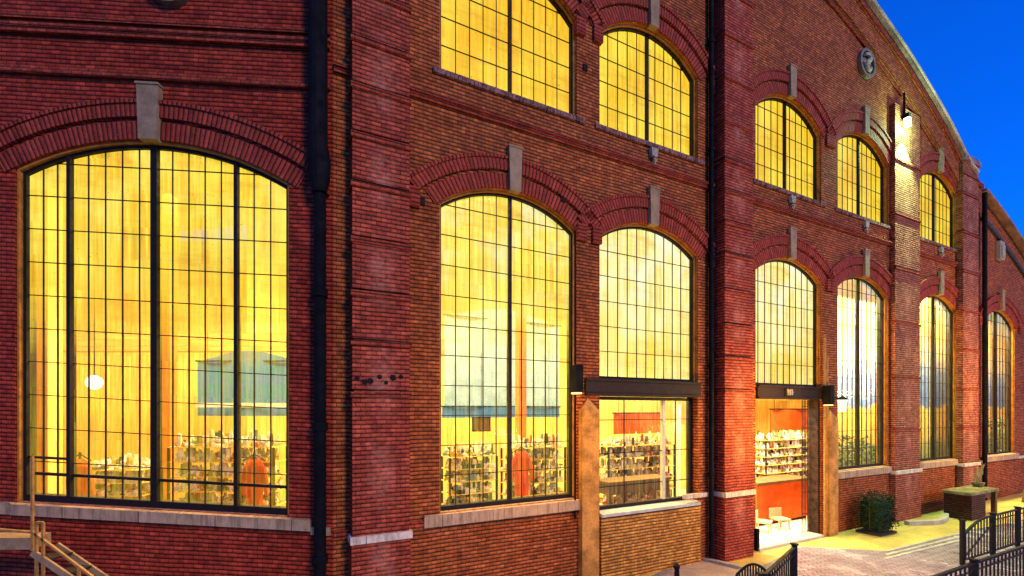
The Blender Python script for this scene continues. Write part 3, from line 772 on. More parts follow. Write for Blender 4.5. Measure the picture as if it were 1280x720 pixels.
def reflection_mat():  # sky and cloud reflections painted as the colour of added panels
    m, nt, out = mat('painted_sky_reflection')
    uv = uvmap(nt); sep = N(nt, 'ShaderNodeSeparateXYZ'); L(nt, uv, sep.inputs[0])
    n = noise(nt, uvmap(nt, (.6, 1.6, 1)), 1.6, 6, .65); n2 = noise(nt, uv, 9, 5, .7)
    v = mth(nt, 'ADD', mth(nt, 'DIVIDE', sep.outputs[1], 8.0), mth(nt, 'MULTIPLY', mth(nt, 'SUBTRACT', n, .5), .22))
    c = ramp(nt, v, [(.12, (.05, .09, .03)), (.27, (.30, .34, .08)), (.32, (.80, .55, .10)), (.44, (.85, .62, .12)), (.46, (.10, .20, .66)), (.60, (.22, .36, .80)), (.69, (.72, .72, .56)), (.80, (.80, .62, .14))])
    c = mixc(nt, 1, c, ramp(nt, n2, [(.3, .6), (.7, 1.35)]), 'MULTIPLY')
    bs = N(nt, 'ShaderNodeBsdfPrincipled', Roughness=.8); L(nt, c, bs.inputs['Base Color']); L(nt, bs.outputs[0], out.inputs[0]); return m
M['skyrefl'] = reflection_mat()
def reflection_panel(x0, x1, y, label, h=7.6):
    r = empty('added_reflection_panel', WR((x0+x1)/2, y, .06), ANG); tag(r, label, 'reflection_panel'); w = x1-x0
    q = MB(); q.box(-w/2, w/2, 0, .06, .05, h); q.build('painted_reflection', 'skyrefl', r)
    q = MB(); q.prism_xz([(-w/2-.05, 0), (w/2+.05, 0), (w/2+.05, h+.05), (-w/2-.05, h+.05)], -.02, .08, [[(-w/2+.001, .051), (w/2-.001, .051), (w/2-.001, h-.001), (-w/2+.001, h-.001)]]); q.build('added_panel_frame', 'frame', r)
reflection_panel(PX(1040, 2.0), PX(1112, 2.0), 2.0, 'tall added panel painted with sky reflections filling the lower window right of the doorway')
reflection_panel(PX(1147, .58), min(PX(1193, .58), END-.5), .58, 'tall added panel painted with sky reflections in the lower window between the last two pilasters')
reflection_panel(PX(1231, 1.5), PX(1282, 1.5), 1.5, 'tall added panel painted with sky reflections in the window of the far right building')
# brown notice board
y = 3.3
nb = empty('notice_board', WR(PX(602, y), y, PZ(602, 538, y)), ANG); tag(nb, 'small brown board hanging under the blue band behind the arched window', 'sign')
q = MB(); q.box(-.22, .22, 0, .04, 0, .32); q.build('board', 'brownb', nb); q = MB(); q.prism_xz([(-.25, -.03), (.25, -.03), (.25, .35), (-.25, .35)], -.01, .05, [[(-.22, 0), (.22, 0), (.22, .32), (-.22, .32)]]); q.tube([(0, .02, .35), (0, .02, 2)], .008, 5); q.build('board_frame', 'frame', nb)
# racks: shelving frames, each with a mixed mass of goods
goods_cols = [(.75, .70, .55), (.80, .75, .62), (.06, .07, .05), (.50, .05, .02), (.55, .35, .06), (.10, .18, .08), (.7, .6, .3), (.12, .16, .28), (.03, .03, .03), (.85, .82, .75)]
gm_ = [plain('goods_cloth', c, .7, var=.2) for i, c in enumerate(goods_cols)]
def goods(base, rz, w, d, levels, hmax, dens, label, seed, weights=None):
    """a crowded heap of small boxes, bottles and folded cloth on several levels - one uncountable mass"""
    rnd = random.Random(seed)
    me = bpy.data.meshes.new('shop_goods'); v = []; f = []; mi = []
    for lv in levels:
        for k in range(dens):
            sx = rnd.uniform(.012, .06); sy = rnd.uniform(.012, .05); sz = rnd.uniform(.02, hmax*1.5)
            cx = rnd.uniform(-w/2+.08, w/2-.08); cy = rnd.uniform(-d/2+.05, d/2-.05)
            kind = rnd.random(); z0g = 0
            if kind < .35: sx = rnd.uniform(.05, .15); sz = rnd.uniform(.03, hmax*.6)
            elif kind < .6: sx = sy = rnd.uniform(.02, .06); sz = 2*sx
            if kind > .45: z0g = rnd.choice((0, 0, hmax*.5))
            a = rnd.uniform(0, pi); i0 = len(v); n = rnd.choice((4, 5, 7))
            tp = rnd.uniform(.4, 1); lowr = rnd.uniform(.6, 1); lv0 = lv; 
            for zz, sc in ((z0g, lowr), (z0g+sz*.55, 1), (z0g+sz, tp)):
                for j in range(n):
                    q = a+2*pi*j/n; v.append((cx+sx*sc*cos(q), cy+sy*sc*sin(q), lv+zz))
            c = rnd.choices(range(10), weights=weights or [5, 6, 1, 1, 3, 1, 3, 0, 1, 6])[0]
            for r_ in range(2):
                for j in range(n): f.append((i0+r_*n+j, i0+r_*n+(j+1) % n, i0+(r_+1)*n+(j+1) % n, i0+(r_+1)*n+j)); mi.append(c)
            f.append(tuple(i0+2*n+j for j in range(n))); mi.append(c)
    me.from_pydata(v, [], f)
    for m_ in gm_: me.materials.append(m_)
    me.polygons.foreach_set('material_index', mi); me.update()
    o = bpy.data.objects.new('shop_goods', me); COL.objects.link(o); o.location = base; o.rotation_euler = (0, 0, rz)
    tag(o, label, 'goods', kind='stuff'); return o
def rack(base, rz, w, d, h, nsh, label, m='frame', top='white'):
    r = empty('display_rack', base, rz); tag(r, label, 'rack')
    levels = []
    for sx in (-1, 1):
        for sy in (-1, 1):
            q = MB(); x = sx*(w/2-.02); yy = sy*(d/2-.02); q.box(x-.02, x+.02, yy-.02, yy+.02, 0, h); q.build('post', m, r)
    for k in range(nsh):
        z = .18+(h-.2)*k/max(1, nsh-1); q = MB(); q.box(-w/2, w/2, -d/2, d/2, z+.014, z+.03); q.build('shelf', top, r); levels.append(z+.031)
    return r, levels
Lz = .04
def place_rack(px0, px1, y, h, n, where, wall_='R', dens=60, hmax=.26, seed=1, m='frame', top='plank', base_z=Lz, weights=None, d=.55):
    x0, x1 = PX(px0, y, wall_), PX(px1, y, wall_)
    b = (WR if wall_ == 'R' else Lf)((x0+x1)/2, y, base_z); rz = ANG if wall_ == 'R' else 0
    r, lv = rack(b, rz, x1-x0, d, h, n, where, m, top)
    hmax = h/n*.62
    goods(b, rz, x1-x0, d, lv, hmax, int(dens*(x1-x0)*1.3)+8, 'crowded mixed goods on the ' + where, seed, weights)
place_rack(112, 190, 1.7, 2.35, 10, 'shelf rack behind the left half of the huge left window', 'L', 110, seed=2)
place_rack(222, 352, 2.0, 2.75, 10, 'shelf rack behind the right half of the huge left window', 'L', 90, seed=3)
place_rack(556, 616, 1.6, 2.5, 10, 'dark shelf rack in the left half of the window beside the first pilaster', 'R', 90, seed=4, weights=[4, 4, 2, 0, 3, 2, 3, 1, 2, 4])
place_rack(632, 700, 1.8, 2.6, 10, 'white shelf rack in the right half of the window beside the first pilaster', 'R', 90, seed=5, weights=[5, 4, 1, 2, 1, 1, 2, 3, 1, 6])
place_rack(752, 835, 1.9, PZ(795, 556, 1.9)-Lz, 9, 'bright shelf rack in the shop window left of the doorway', 'R', 110, seed=6, weights=[4, 5, 1, 1, 4, 1, 4, 0, 1, 5])
place_rack(948, 1012, 2.6, PZ(980, 549, 2.6)-Lz, 9, 'bright shelf rack facing the open doorway', 'R', 110, seed=7, weights=[5, 5, 1, 1, 4, 1, 4, 0, 1, 6])
# dark low table in shop window
def table(base, rz, w, d, h, label, m, top):
    r = empty('display_table', base, rz); tag(r, label, 'table')
    q = MB(); q.box(-w/2, w/2, -d/2, d/2, h-.06, h); q.build('table_top', top, r)
    for sx in (-1, 1):
        for sy in (-1, 1): q = MB(); x = sx*(w/2-.07); y = sy*(d/2-.07); q.box(x-.035, x+.035, y-.035, y+.035, 0, h-.061); q.build('leg', m, r)
    q = MB(); q.box(-w/2+.05, w/2-.05, -d/2+.05, d/2-.05, h-.3, h-.062); q.build('skirt', m, r)
    return r
x0, x1 = PX(752, .9), PX(830, .9)
table(WR((x0+x1)/2, .95, Lz), ANG, x1-x0, .6, 1.85, 'dark brown raised display table just inside the shop window', 'brownb', 'brownb')
# orange counter behind the doorway
x0, x1 = PX(946, 1.35), PX(1011, 1.35); hc = PZ(980, 600, 1.35)-Lz
ct = empty('shop_counter', WR((x0+x1)/2, 1.35, Lz), ANG); tag(ct, 'tall orange red shop counter facing the open doorway', 'counter')
q = MB(); w_ = x1-x0; q.box(-w_/2, w_/2, 0, .7, .08, hc-.08); q.build('body', 'orfab', ct); q = MB(); q.box(-w_/2-.05, w_/2+.05, -.06, .76, hc-.079, hc); q.build('counter_top', 'brownb', ct); q = MB(); q.box(-w_/2+.05, w_/2-.05, .05, .65, 0, .079); q.build('plinth', 'frame', ct)
for k in range(1, 4):
    pass
# small pale stools in front of the counter
def stool(base, rz, label):
    r = empty('low_chair', base, rz); tag(r, label, 'chair')
    q = MB(); q.box(-.2, .2, -.2, .2, .26, .31); q.build('seat', 'palechair', r); q = MB(); q.box(-.2, .2, .17, .2, .31, .56); q.build('backrest', 'palechair', r)
    for sx in (-.17, .17):
        for sy in (-.17, .17): q = MB(); q.bar((sx, sy, 0), (sx*.9, sy*.9, .26), .035); q.build('leg', 'palechair', r)
M['palechair'] = plain('pale_wood', (.70, .45, .22), .5, var=.15)
stool(WR(PX(954, .95), .95, Lz), ANG+.4, 'pale low chair at the left end of the orange counter')
stool(WR(PX(975, .95), .95, Lz), ANG-.3, 'pale low chair in front of the middle of the orange counter')
# red garments on a stand
def garment(base, label, m='redfab', h=1.62):
    r = empty('clothes_stand', base, 0); tag(r, label, 'clothes stand')
    q = MB(); q.tube([(0, 0, 0), (0, 0, h+.15)], .02, 8); q.tube([(-.2, 0, .02), (.2, 0, .02)], .02, 6); q.tube([(0, -.2, .02), (0, .2, .02)], .02, 6); q.tube([(-.2, 0, h), (0, 0, h+.12), (.2, 0, h)], .012, 6); q.build('stand', 'frame', r)
    q = MB(); n = 14; prof = [(.15, h-.9), (.15, h-.5), (.14, h-.25), (.17, h-.10), (.14, h-.02), (.06, h+.03)]
    for (ra, za), (rb, zb) in zip(prof, prof[1:]):
        for k in range(n):
            a = 2*pi*k/n; b = 2*pi*(k+1)/n
            q.face([(ra*cos(a), ra*.5*sin(a), za), (ra*cos(b), ra*.5*sin(b), za), (rb*cos(b), rb*.5*sin(b), zb), (rb*cos(a), rb*.5*sin(a), zb)], smooth=True)
    for s_ in (-1, 1): q.tube([(s_*.14, 0, h-.10), (s_*.20, 0, h-.35), (s_*.21, .02, h-.62)], [.045, .045, .035], 8)
    q.build('jacket', m, r)
garment(Lf(PX(318, 1.2, 'L'), 1.2, .98), 'red jacket on a stand at the lower right of the huge left window')
garment(Lf(PX(100, 1.2, 'L'), 1.2, .98), 'orange red jacket on a stand at the lower left of the huge left window', 'orfab')
garment(WR(PX(652, 1.1), 1.1, .98), 'red jacket on a stand in the window beside the first pilaster')
# round lamp glowing in left window
lp = empty('globe_lamp', Lf(PX(118, 1.6, 'L'), 1.6, PZ(118, 478, 1.6, 'L')), 0); tag(lp, 'bright white globe lamp hanging inside the huge left window', 'lamp')
def sphere_mb(r, n=14, m=8, sz=1):
    q = MB()
    for i in range(m):
        a = pi*i/m; b = pi*(i+1)/m
        for k in range(n):
            c = 2*pi*k/n; d = 2*pi*(k+1)/n
            q.face([(r*sin(b)*cos(c), r*sin(b)*sin(c), sz*r*cos(b)), (r*sin(b)*cos(d), r*sin(b)*sin(d), sz*r*cos(b)), (r*sin(a)*cos(d), r*sin(a)*sin(d), sz*r*cos(a)), (r*sin(a)*cos(c), r*sin(a)*sin(c), sz*r*cos(a))], smooth=True)
    return q
M['lampw'] = emit('lamp_white', (.92, 1, .95), 6)
sphere_mb(.13).build('globe', 'lampw', lp); q = MB(); q.tube([(0, 0, .13), (0, 0, 4.4)], .012, 6); q.build('cord', 'frame', lp)
# plants behind the right windows
M['leaf'] = plain('leaf_green', (.06, .13, .035), .5, var=.5, scale=9); M['leafd'] = plain('dark_leaf', (.014, .040, .010), .6, var=.6, scale=9)
M['pot'] = plain('dark_planter', (.03, .03, .03), .6)
def leaves(name, m, parent, n, fn, size=.05, seed=1):
    rnd = random.Random(seed); q = MB()
    for _ in range(n):
        p = Vector(fn(rnd)); d = Vector((rnd.gauss(0, 1), rnd.gauss(0, 1), rnd.gauss(.2, .8))).normalized(); e = d.cross(Vector((rnd.gauss(0, 1), rnd.gauss(0, 1), rnd.gauss(0, 1)))).normalized()
        s_ = size*rnd.uniform(.6, 1.4)
        q.face([p-d*s_, p+e*s_*.45, p+d*s_, p-e*s_*.45])
    return q.build(name, m, parent)
def pot_plant(base, label, h, seed):
    r = empty('potted_plant', base, 0); tag(r, label, 'plant')
    q = MB(); q.tube([(0, 0, 0), (0, 0, .4)], [.18, .26], 14); q.build('pot', 'pot', r)
    rnd = random.Random(seed); q = MB()
    for k in range(7):
        a = rnd.uniform(0, 2*pi); q.tube([(0, 0, .38), (.15*cos(a), .15*sin(a), h*.6), (.35*cos(a), .35*sin(a), h*.95)], [.02, .014, .006], 6)
    q.build('stem', 'brownb', r)
    leaves('foliage', 'leaf', r, 420, lambda g: ((lambda a, rr, z: (rr*cos(a), rr*sin(a), z))(g.uniform(0, 2*pi), g.uniform(.05, .55), g.uniform(h*.45, h*1.05))), .07, seed)
pot_plant(WR(PX(1062, 1.0), 1.0, Lz), 'leafy plant behind the window right of the doorway', 2.5, 3)
pot_plant(WR(PX(1092, 1.1), 1.1, Lz), 'smaller leafy plant at the right side of the window right of the doorway', 2.1, 4)
pot_plant(WR(PX(1248, .95), .95, Lz), 'leafy plant behind the window of the far right building', 3.0, 6)

# ================================================================== OUTSIDE FIXTURES
# box floodlights at the beam ends
def box_light(px_, py_, y, label, lampc=(1, .62, .2), e=0, sc=1.0):
    s_ = PX(px_, y); z = PZ(px_, py_, y); r = empty('wall_lamp', WR(s_, y, z), ANG); tag(r, label, 'lamp')
    q = MB(); q.box(-.08*sc, .08*sc, -.10*sc, .12*sc, -.30*sc, .22*sc); q.build('housing', 'pipe', r)
    q = MB(); q.bar((0, .1, .05), (0, -y-.002, .05), .04); q.build('bracket', 'pipe', r)
    q = MB(); q.box(-.06*sc, .06*sc, -.08*sc, .10*sc, -.33*sc, -.301*sc); q.build('lens', emit('amber_lens', lampc, 3.0), r)
    return r
box_light(721, 471, -.20, 'black box lamp at the left end of the steel beam over the shop window')
box_light(1036, 492, -.24, 'black box lamp on the pier right of the doorway')
# frosted lantern right of doorway
s_ = PX(1053, -.25); z = PZ(1053, 505, -.25)
ln = empty('wall_lantern', WR(s_, -.25, z), ANG); tag(ln, 'white glass wall lantern beside the window right of the doorway', 'lamp')
q = MB(); q.tube([(0, 0, -.22), (0, 0, .12)], [.09, .12], 12); q.build('glass_shade', emit('lantern_glass', (1, .93, .75), 1.2), ln)
q = MB(); q.tube([(0, 0, .121), (0, 0, .22)], [.15, .03], 12); q.bar((0, 0, .17), (0, .25, .17), .03); q.build('cap', 'pipe', ln)
# high lamp on third pilaster
s_ = PX(1134, -.26); z = PZ(1134, 150, -.26)
hl = empty('wall_lamp', WR(s_, -.16, z), ANG); tag(hl, 'small bright white lamp high on the pilaster below the gable roof', 'lamp')
q = MB(); q.box(-.07, .07, -.17, 0, .05, .20); q.box(-.02, .02, -.05, 0, .20, .9); q.build('housing', 'pipe', hl)
q = MB(); q.box(-.07, .07, -.17, -.05, -.20, .049); q.build('bulb', emit('cool_bulb', (.85, 1, .78), 30), hl)

def light(kind, name, loc, color, power, **kw):
    d = bpy.data.lights.new(name, kind); d.color = color; d.energy = power
    for k, v in kw.items(): setattr(d, k, v)
    o = bpy.data.objects.new(name, d); COL.objects.link(o); o.location = loc; return o
light('POINT', 'high_lamp_light', WR(s_, -.46, z-.22), (.36, 1, .50), 300, shadow_soft_size=.04)
lo = light('SPOT', 'high_lamp_wash', WR(s_, -.50, z-.24), (.38, 1, .52), 6500, shadow_soft_size=.05, spot_size=R(70), spot_blend=.9)
lo.rotation_euler = Vector((V.x*-.12, V.y*-.12, 1)).to_track_quat('Z', 'Y').to_euler()
light('POINT', 'beam_lamp_light', WR(PX(731, -1.3), -1.3, 3.0), (1, .58, .10), 150, shadow_soft_size=.12)
light('POINT', 'pier_lamp_light', WR(PX(1036, -1.6), -1.6, 3.3), (1, .66, .12), 330, shadow_soft_size=.12)
light('POINT', 'added_door_fill', WR(9.3, -1.7, 3.0), (1, .58, .08), 250, shadow_soft_size=.15)  # warm fill added near the doorway; no fixture stands here
light('POINT', 'added_annex_fill', WR(21.5, -3.2, 4.2), (1, .68, .12), 1000, shadow_soft_size=.2)  # warm fill added before the last windows; no fixture stands here

# interior lamps and added fills
def area(loc, rz, sx, sy, p, c=(1, .80, .45)):
    o = light('AREA', 'shop_ceiling_and_fill_light', loc, c, p, shape='RECTANGLE', size=sx, size_y=sy); o.rotation_euler = (0, 0, rz)
area(Lf(-3.0, 2.6, 8.2), 0, 5, 3, 1900); area(Lf(-8.5, 3, 8.2), 0, 3, 3, 600)
for s0 in (3.2, 7.2, 11.5): area(WR(s0, 2.6, 8.2), ANG, 3.2, 3, 1000)
area(WR(15.5, 1.0, 8.2), ANG, 3.0, .8, 1050); area(WR(19.8, .42, 8.3), ANG, 3.4, .16, 3800)  # the narrow strip is added to graze the painted reflection panel
area(WR(25.6, 1.0, 8.4), ANG, 3, .9, 5000)
area(WR(11.2, 2.0, 3.7), ANG, 2.2, 1.5, 420, (1, .9, .65))  # fill added low inside the doorway to whiten the floor

# ================================================================== GROUND
def pave_mat(name, c, c2, bw, rh, mortar, rough=.7, wet=0, rot=0, bump=.5):
    m, nt, out = mat(name)
    tc = nt.nodes.new('ShaderNodeTexCoord'); mp = N(nt, 'ShaderNodeMapping'); mp.inputs['Rotation'].default_value = (0, 0, rot); L(nt, tc.outputs['Object'], mp.inputs[0])
    b = N(nt, 'ShaderNodeTexBrick', **{'Scale': 1.0, 'Mortar Size': .008, 'Brick Width': bw, 'Row Height': rh, 'Color1': (*c, 1), 'Color2': (*c2, 1), 'Mortar': (*mortar, 1)})
    L(nt, mp.outputs[0], b.inputs['Vector'])
    n1 = noise(nt, mp.outputs[0], 1.1, 6, .7); n2 = noise(nt, mp.outputs[0], 25, 4, .6)
    col = mixc(nt, 1, b.outputs['Color'], ramp(nt, n1, [(.3, .6), (.7, 1.3)]), 'MULTIPLY')
    col = mixc(nt, 1, col, ramp(nt, n2, [(.3, .75), (.7, 1.2)]), 'MULTIPLY')
    bs = N(nt, 'ShaderNodeBsdfPrincipled'); L(nt, col, bs.inputs['Base Color'])
    L(nt, ramp(nt, n1, [(.3, max(.08, rough-wet)), (.75, rough)]), bs.inputs['Roughness'])
    bp = N(nt, 'ShaderNodeBump', Strength=bump, Distance=.008); L(nt, mth(nt, 'ADD', mth(nt, 'MULTIPLY', b.outputs['Fac'], -1), n2), bp.inputs['Height']); L(nt, bp.outputs[0], bs.inputs['Normal'])
    L(nt, bs.outputs[0], out.inputs[0]); return m
M['ground'] = pave_mat('street_ground', (.20, .18, .16), (.17, .15, .14), 1.2, 1.2, (.1, .09, .08))
M['walk'] = pave_mat('facade_pavement', (.52, .36, .06), (.45, .31, .05), 1.6, 1.1, (.24, .18, .04), rot=-ANG, bump=.3)
M['setts'] = pave_mat('brick_setts', (.40, .32, .34), (.30, .23, .25), .24, .11, (.12, .09, .08), rough=.36, wet=.24, rot=.25, bump=.9)
def sheet(name, pts, z, m):
    q = MB(); q.face([(p.x, p.y, z) for p in pts]); return tag(q.build(name, m), kind='structure')
sheet('ground', [Vector((-300, -300, 0)), Vector((300, -300, 0)), Vector((300, 300, 0)), Vector((-300, 300, 0))], 0, 'ground')
g = [WR(-3, .1, 0), WR(-3, -2.2, 0), ground(870, 698), ground(940, 714), ground(1000, 684), ground(1107, 689), ground(1202, 665), ground(1290, 648), WR(45, -4.5, 0), WR(45, .1, 0)]
sheet('pavement', g, .006, 'walk')
g2 = [ground(996, 683.5), ground(1107, 689), ground(1202, 665), ground(1290, 648), ground(1500, 640), Vector((14, 3, 0)), Vector((5.2, 3, 0)), ground(996, 760)]
sheet('setts_path', g2, .012, 'setts')
M['pinkpave'] = plain('pinkish_concrete', (.36, .26, .20), .8, var=.2, scale=2)
g3 = [ground(840, 712), ground(870, 700), ground(938, 716), ground(925, 760), Vector((1, 6.2, 0))]
# steps down from the pavement: shallow kerb treads
M['walkk'] = plain('kerb_stone', (.45, .38, .26), .7, var=.2, scale=4)
for k in range(3):
    a_ = ground(1108, 690+k*4.6); b_ = ground(1201, 667+k*4.6)
    q = MB(); q.bar((a_.x, a_.y, .015), (b_.x, b_.y, .015), .07, .03); tag(q.build('kerb', 'walkk'), kind='structure')
kb = MB(); a_ = ground(872, 699); b_ = ground(940, 714.5); kb.bar((a_.x, a_.y, .03), (b_.x, b_.y, .03), .12, .08); tag(kb.build('kerb', 'walkk'), kind='structure')
sheet('concrete_path', g3, .012, 'pinkpave')

# ---- railings
def railing(name, label, pts, h, m='rail', cat='railing', gate=None, step=.15, group=None):
    """posts at pts, flat top rail, balusters; arched bays listed in gate"""
    r = empty(name, (pts[0][0], pts[0][1], 0)); tag(r, label, cat, group)
    P = [Vector((p[0]-pts[0][0], p[1]-pts[0][1], 0)) for p in pts]
    for p in P:
        q = MB(); q.box(p.x-.035, p.x+.035, p.y-.035, p.y+.035, 0, h+.04); q.box(p.x-.05, p.x+.05, p.y-.05, p.y+.05, h+.041, h+.07); q.build('post', m, r)
    for i, (a, b) in enumerate(zip(P, P[1:])):
        arched = gate and i in gate
        n = max(3, int((b-a).length/step)); q = MB(); t = MB()
        prof = lambda u: (h-.30+.30*sin(pi*min(1, u*1.15)*.55+.0) if arched else h)
        top = [a.lerp(b, k/12)+Vector((0, 0, prof(k/12))) for k in range(13)]
        for u, v_ in zip(top, top[1:]): t.bar(u, v_, .05, .035)
        t.build('top_rail', m, r); t = MB()
        t.bar(a+Vector((0, 0, .12)), b+Vector((0, 0, .12)), .035, .03); t.build('bottom_rail', m, r); t = MB()
        if not arched: t.bar(a+Vector((0, 0, h-.12)), b+Vector((0, 0, h-.12)), .025, .02)
        else:
            t.bar(a+Vector((0, 0, .14)), b+Vector((0, 0, h-.18)), .03, .025)
        t.build('middle_rail' if not arched else 'brace', m, r)
        for k in range(1, n):
            p = a.lerp(b, k/n); q.box(p.x-.009, p.x+.009, p.y-.009, p.y+.009, .12, prof(k/n))
        q.build('baluster_panel', m, r)
    return r
gp = [ground(1203, 707), ground(1241, 695), ground(1272, 684), ground(1310, 675), ground(1350, 667)]
railing('iron_railing', 'black iron railing with an arched gate bay by the paved forecourt', [(p.x, p.y) for p in gp], .97, gate=[0])
def at_h(px, py, h): Z = (EYE-h)*F/(py-HY); return ((px-CX)/F*Z, Z)
railing('iron_railing', 'nearest black iron railing crossing the bottom right corner', [at_h(1130, 735, 1.05), at_h(1217, 704, 1.05), at_h(1300, 676, 1.05), at_h(1400, 642, 1.05)], 1.05)
railing('iron_railing', 'black iron railing with a square post below the doorway', [at_h(993, 684, 1.05), at_h(952, 722, 1.05), at_h(930, 748, 1.05)], 1.05, step=.14)
# arched cycle hoop fence
def hoop(label):
    a = Vector((*at_h(921, 718, .95), 0)); b = Vector((*at_h(962, 718, .95), 0)); r = empty('hooped_railing', a); tag(r, label, 'railing')
    d = b-a; ln_ = d.length; q = MB(); t = MB()
    pts = [d*(k/14)+Vector((0, 0, .95+.16*sin(pi*k/14))) for k in range(15)]
    t.tube(pts, .02, 8); t.tube([Vector((0, 0, 0)), Vector((0, 0, .95))], .022, 8); t.tube([d, d+Vector((0, 0, .95))], .022, 8); t.build('hoop', 'rail', r)
    for k in range(1, 12): p = d*(k/12); q.box(p.x-.009, p.x+.009, p.y-.009, p.y+.009, .1, .94+.16*sin(pi*k/12))
    q.bar((0, 0, .1), d+Vector((0, 0, .1)), .03); q.build('baluster_panel', 'rail', r)
hoop('low hooped railing with a rounded top left of the square post')
p = at_h(846, 706, 1.05); bo = empty('bollard', (p[0], p[1], 0)); tag(bo, 'slim black post at the bottom edge in front of the shop window', 'bollard')
q = MB(); q.tube([(0, 0, 0), (0, 0, 1.0)], .04, 12); q.build('shaft', 'rail', bo); q = MB(); q.tube([(0, 0, 1.001), (0, 0, 1.04), (0, 0, 1.07)], [.055, .055, .02], 12); q.build('cap', 'rail', bo)

# ---- planter with clipped shrub
b_ = WR(PX(1095, -.48), -.48, 0)
sr = empty('clipped_shrub', b_, ANG); sr.scale = (.86, .9, .96); tag(sr, 'square dark green clipped shrub against the brick wall right of the doorway', 'shrub')
q = MB(); q.box(-.50, .50, -.35, .35, .008, .07); q.build('planter', 'pot', sr)
q = MB()
for k in range(9):
    x = -.4+.1*k; q.tube([(x, 0, .1), (x+random.uniform(-.05, .05), random.uniform(-.1, .1), .9), (x+random.uniform(-.15, .15), random.uniform(-.3, .1), random.uniform(1.1, 1.38))], [.012, .009, .004], 5)
q.build('stem', 'brownb', sr)
def shf(g):
    for _ in range(20):
        x, y, z = g.uniform(-.55, .55), g.uniform(-.38, .38), g.uniform(.14, 1.16)
        if abs(x) > .38 or y < -.2 or z > .95 or g.random() < .25: return (x+g.gauss(0, .035), y+g.gauss(0, .035), z+g.gauss(0, .045))
    return (x, y, z)
leaves('foliage', 'leafd', sr, 2600, shf, .034, 8)
q = MB(); q.box(-.40, .40, -.24, .26, .16, .95); q.build('inner_branches', 'leafd', sr)
# ---- masonry bench / table with dry plant
pb = ground(1203, 643); sb_ = (pb-CORNER).dot(U); yb = (pb-CORNER).dot(V)
bn = empty('masonry_bench', WR(sb_, -.78, 0), ANG); tag(bn, 'low dark masonry bench with a broad top standing before the last pilaster', 'bench')
q = MB(); q.box(-1.05, 1.05, -.36, .36, .80, .89); q.build('bench_top', 'concrete2', bn)
M['concrete2'] = plain('weathered_bench_slab', (.26, .22, .08), .8, var=.4, scale=3)
q = MB(); q.box(-.98, .05, -.34, .34, .006, .779); q.build('support', 'darkbrick', bn)
for sy in (-.28, .28): q = MB(); q.box(.84, .98, sy-.06, sy+.06, .006, .779); q.build('leg', 'brownb', bn)
q = MB(); q.box(.05, .84, -.24, -.18, .60, .779); q.build('apron', 'brownb', bn)
dpn = empty('dry_plant', WR(sb_+.80, -.70, .90), ANG); tag(dpn, 'bare straw coloured twigs in a bowl at the right end of the masonry bench', 'plant')
q = MB(); rnd = random.Random(4)
for k in range(26):
    a = rnd.uniform(0, 2*pi); rr = rnd.uniform(.04, .24); h = rnd.uniform(.35, .85)
    q.tube([(0, 0, .05), (rr*.4*cos(a), rr*.4*sin(a), h*.5), (rr*cos(a), rr*sin(a), h)], [.012, .008, .004], 5)
M['twig'] = plain('dry_twig', (.50, .36, .14), .8, var=.3)
q.build('twigs', 'twig', dpn); q = MB(); q.tube([(0, 0, 0), (0, 0, .05), (0, 0, .14)], [.10, .16, .18], 12); q.build('bowl', 'concrete2', dpn)
# leaning bare branch by annex
br = empty('bare_shrub', WR(24.6, -.7, 0), ANG); tag(br, 'dark bare branching shrub against the wall of the far right building', 'shrub')
q = MB(); rnd = random.Random(9)
for k in range(9):
    x = rnd.uniform(-.2, .2); ex = rnd.uniform(.3, 1.8); h = rnd.uniform(.7, 1.75)
    q.tube([(x, 0, 0), (x+ex*.4, rnd.uniform(-.1, .1), h*.35), (x+ex*.8, 0, h*.7), (x+ex, rnd.uniform(-.1, .1), h)], [.03, .022, .016, .006], 6)
q.build('branches', 'brownb', br)
# low curved stone kerb bed at base of the third pilaster
kb = empty('stone_bed_edge', WR((P3[0]+P3[1])/2, 0, 0), ANG); tag(kb, 'low curved pale stone edging round the foot of the lamp pilaster', 'edging')
q = MB(); pts = smooth_curve([(-.9, -.36-.12, .0), (-.4, -.66, 0), (.2, -.80, 0), (.9, -.72, 0), (1.7, -.45, 0)], 5)
for u, v_ in zip(pts, pts[1:]): q.bar((u[0], u[1], .07), (v_[0], v_[1], .07), .16, .13)
q.build('edging_stones', 'walkk', kb)

# ---- steel stair at left bottom
yS = -.75
XL = lambda px, y=yS: s_at(px, y, 'L')
ZL = lambda py, y=yS: z_at(0, py, y, 'L')
stp = empty('steel_stair', Lf(XL(62), yS, -0.0), 0); tag(stp, 'narrow outdoor stair with an ochre handrail and landing at the bottom left corner', 'stair')
ox = XL(62); oz = 0
q = MB(); q.box(XL(-60)-ox, 0, -.25, .02, ZL(680), ZL(666)); q.build('landing', 'concrete', stp)
for x_, za, zb_ in ((62, 682, 568), (1, 682, 640)):
    q = MB(); x = XL(x_)-ox; q.bar((x, -.22, ZL(za)), (x, -.22, ZL(zb_)), .026); q.build('post', 'brass', stp)
q = MB()
for x_ in (67, 75): q.bar((XL(x_)-ox, -.22, ZL(716)), (XL(x_)-ox, -.22, ZL(648)), .028)
q.bar((XL(67)-ox, -.22, ZL(716)), (XL(75)-ox, -.22, ZL(716)), .028); q.bar((XL(67)-ox, -.22, ZL(648)), (XL(75)-ox, -.22, ZL(648)), .028); q.build('newel', 'brass', stp)
q = MB(); q.bar((XL(62)-ox, -.22, ZL(659)), (XL(180)-ox, -.22, ZL(748)), .028)
q.bar((XL(-60)-ox, -.22, ZL(650)), (XL(62)-ox, -.22, ZL(660)), .03); q.build('handrail', 'brass', stp)
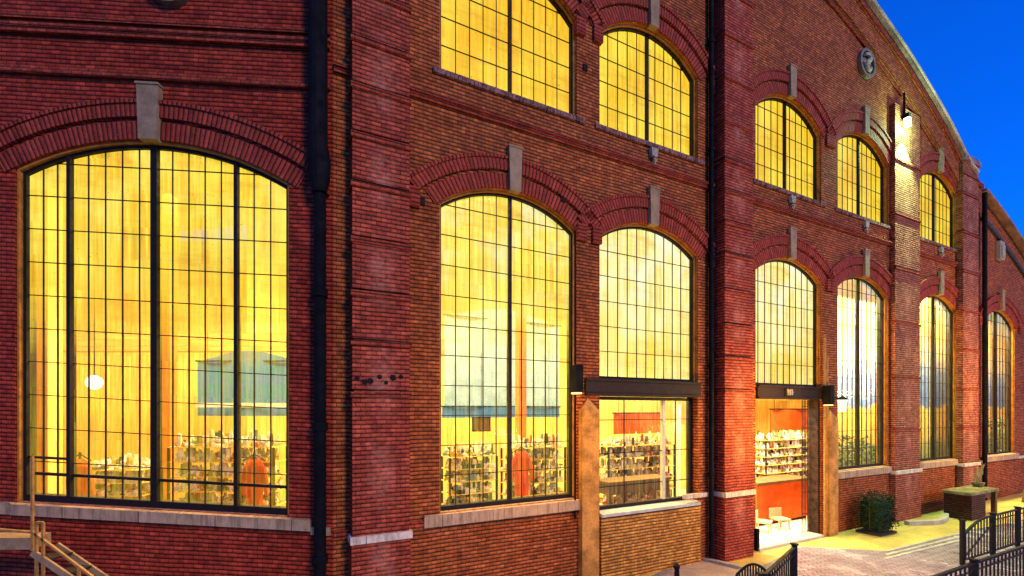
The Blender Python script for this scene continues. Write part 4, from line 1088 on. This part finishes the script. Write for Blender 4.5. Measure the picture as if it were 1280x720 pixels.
q = MB(); q.bar((XL(62)-ox, -.22, ZL(684)), (XL(180)-ox, -.22, ZL(764)), .03, .085); q.build('stringer', 'concrete', stp); q = MB(); q.bar((XL(62)-ox, .10, ZL(684)), (XL(180)-ox, .10, ZL(764)), .03, .08); q.build('stringer', 'concrete', stp)
for k in range(5):
    px_ = 72+k*24; q = MB(); q.box(XL(px_)-ox-.13, XL(px_)-ox+.13, -.20, .08, ZL(692+k*17)-.025, ZL(692+k*17)); q.build('tread', 'beam', stp)
for px_ in (118, 150): q = MB(); t = (px_-62)/118; q.bar((XL(px_)-ox, -.22, ZL(684+84*t)), (XL(px_)-ox, -.22, ZL(659+89*t)), .03); q.build('post', 'brass', stp)
for me, k in PENDING: me.materials.append(M[k])
# ================================================================== SKY, SUN, CAMERA
W = bpy.data.worlds.new('World'); S.world = W; W.use_nodes = True
nt = W.node_tree; bg = nt.nodes['Background']
SUN_DIR = Vector((.62, -.70, .52)).normalized()   # towards the light
el_ = math.asin(SUN_DIR.z); az = math.atan2(SUN_DIR.x, SUN_DIR.y)
sky = nt.nodes.new('ShaderNodeTexSky'); sky.sky_type = 'NISHITA'; sky.sun_disc = False
sky.sun_elevation = R(8); sky.sun_rotation = az
sky.dust_density = .2; sky.ozone_density = 4
tint = mixc(nt, 1, sky.outputs[0], (.03, 1.22, 4.1), 'MULTIPLY')
L(nt, tint, bg.inputs[0]); bg.inputs[1].default_value = .12
sd = bpy.data.lights.new('dusk_glow_sun', 'SUN'); sd.energy = 2.0; sd.angle = R(10); sd.color = (1, .72, .52)
so = bpy.data.objects.new('dusk_glow_sun', sd); COL.objects.link(so); so.rotation_euler = SUN_DIR.to_track_quat('Z', 'Y').to_euler()
cam = bpy.data.cameras.new('camera'); co = bpy.data.objects.new('camera', cam); COL.objects.link(co)
co.location = (0, 0, EYE); co.rotation_euler = (pi/2, 0, 0)
cam.sensor_width = 36; cam.lens = 36*F/1280; cam.shift_y = (HY-360)/1280; cam.clip_end = 2000; cam.clip_start = .05
S.camera = co
S.render.resolution_x = 1024; S.render.resolution_y = 576
S.view_settings.view_transform = 'Standard'; S.view_settings.look = 'None'; S.view_settings.exposure = 0; S.view_settings.gamma = 1
S.render.engine = 'CYCLES'
S.cycles.max_bounces = 6; S.cycles.transparent_max_bounces = 12
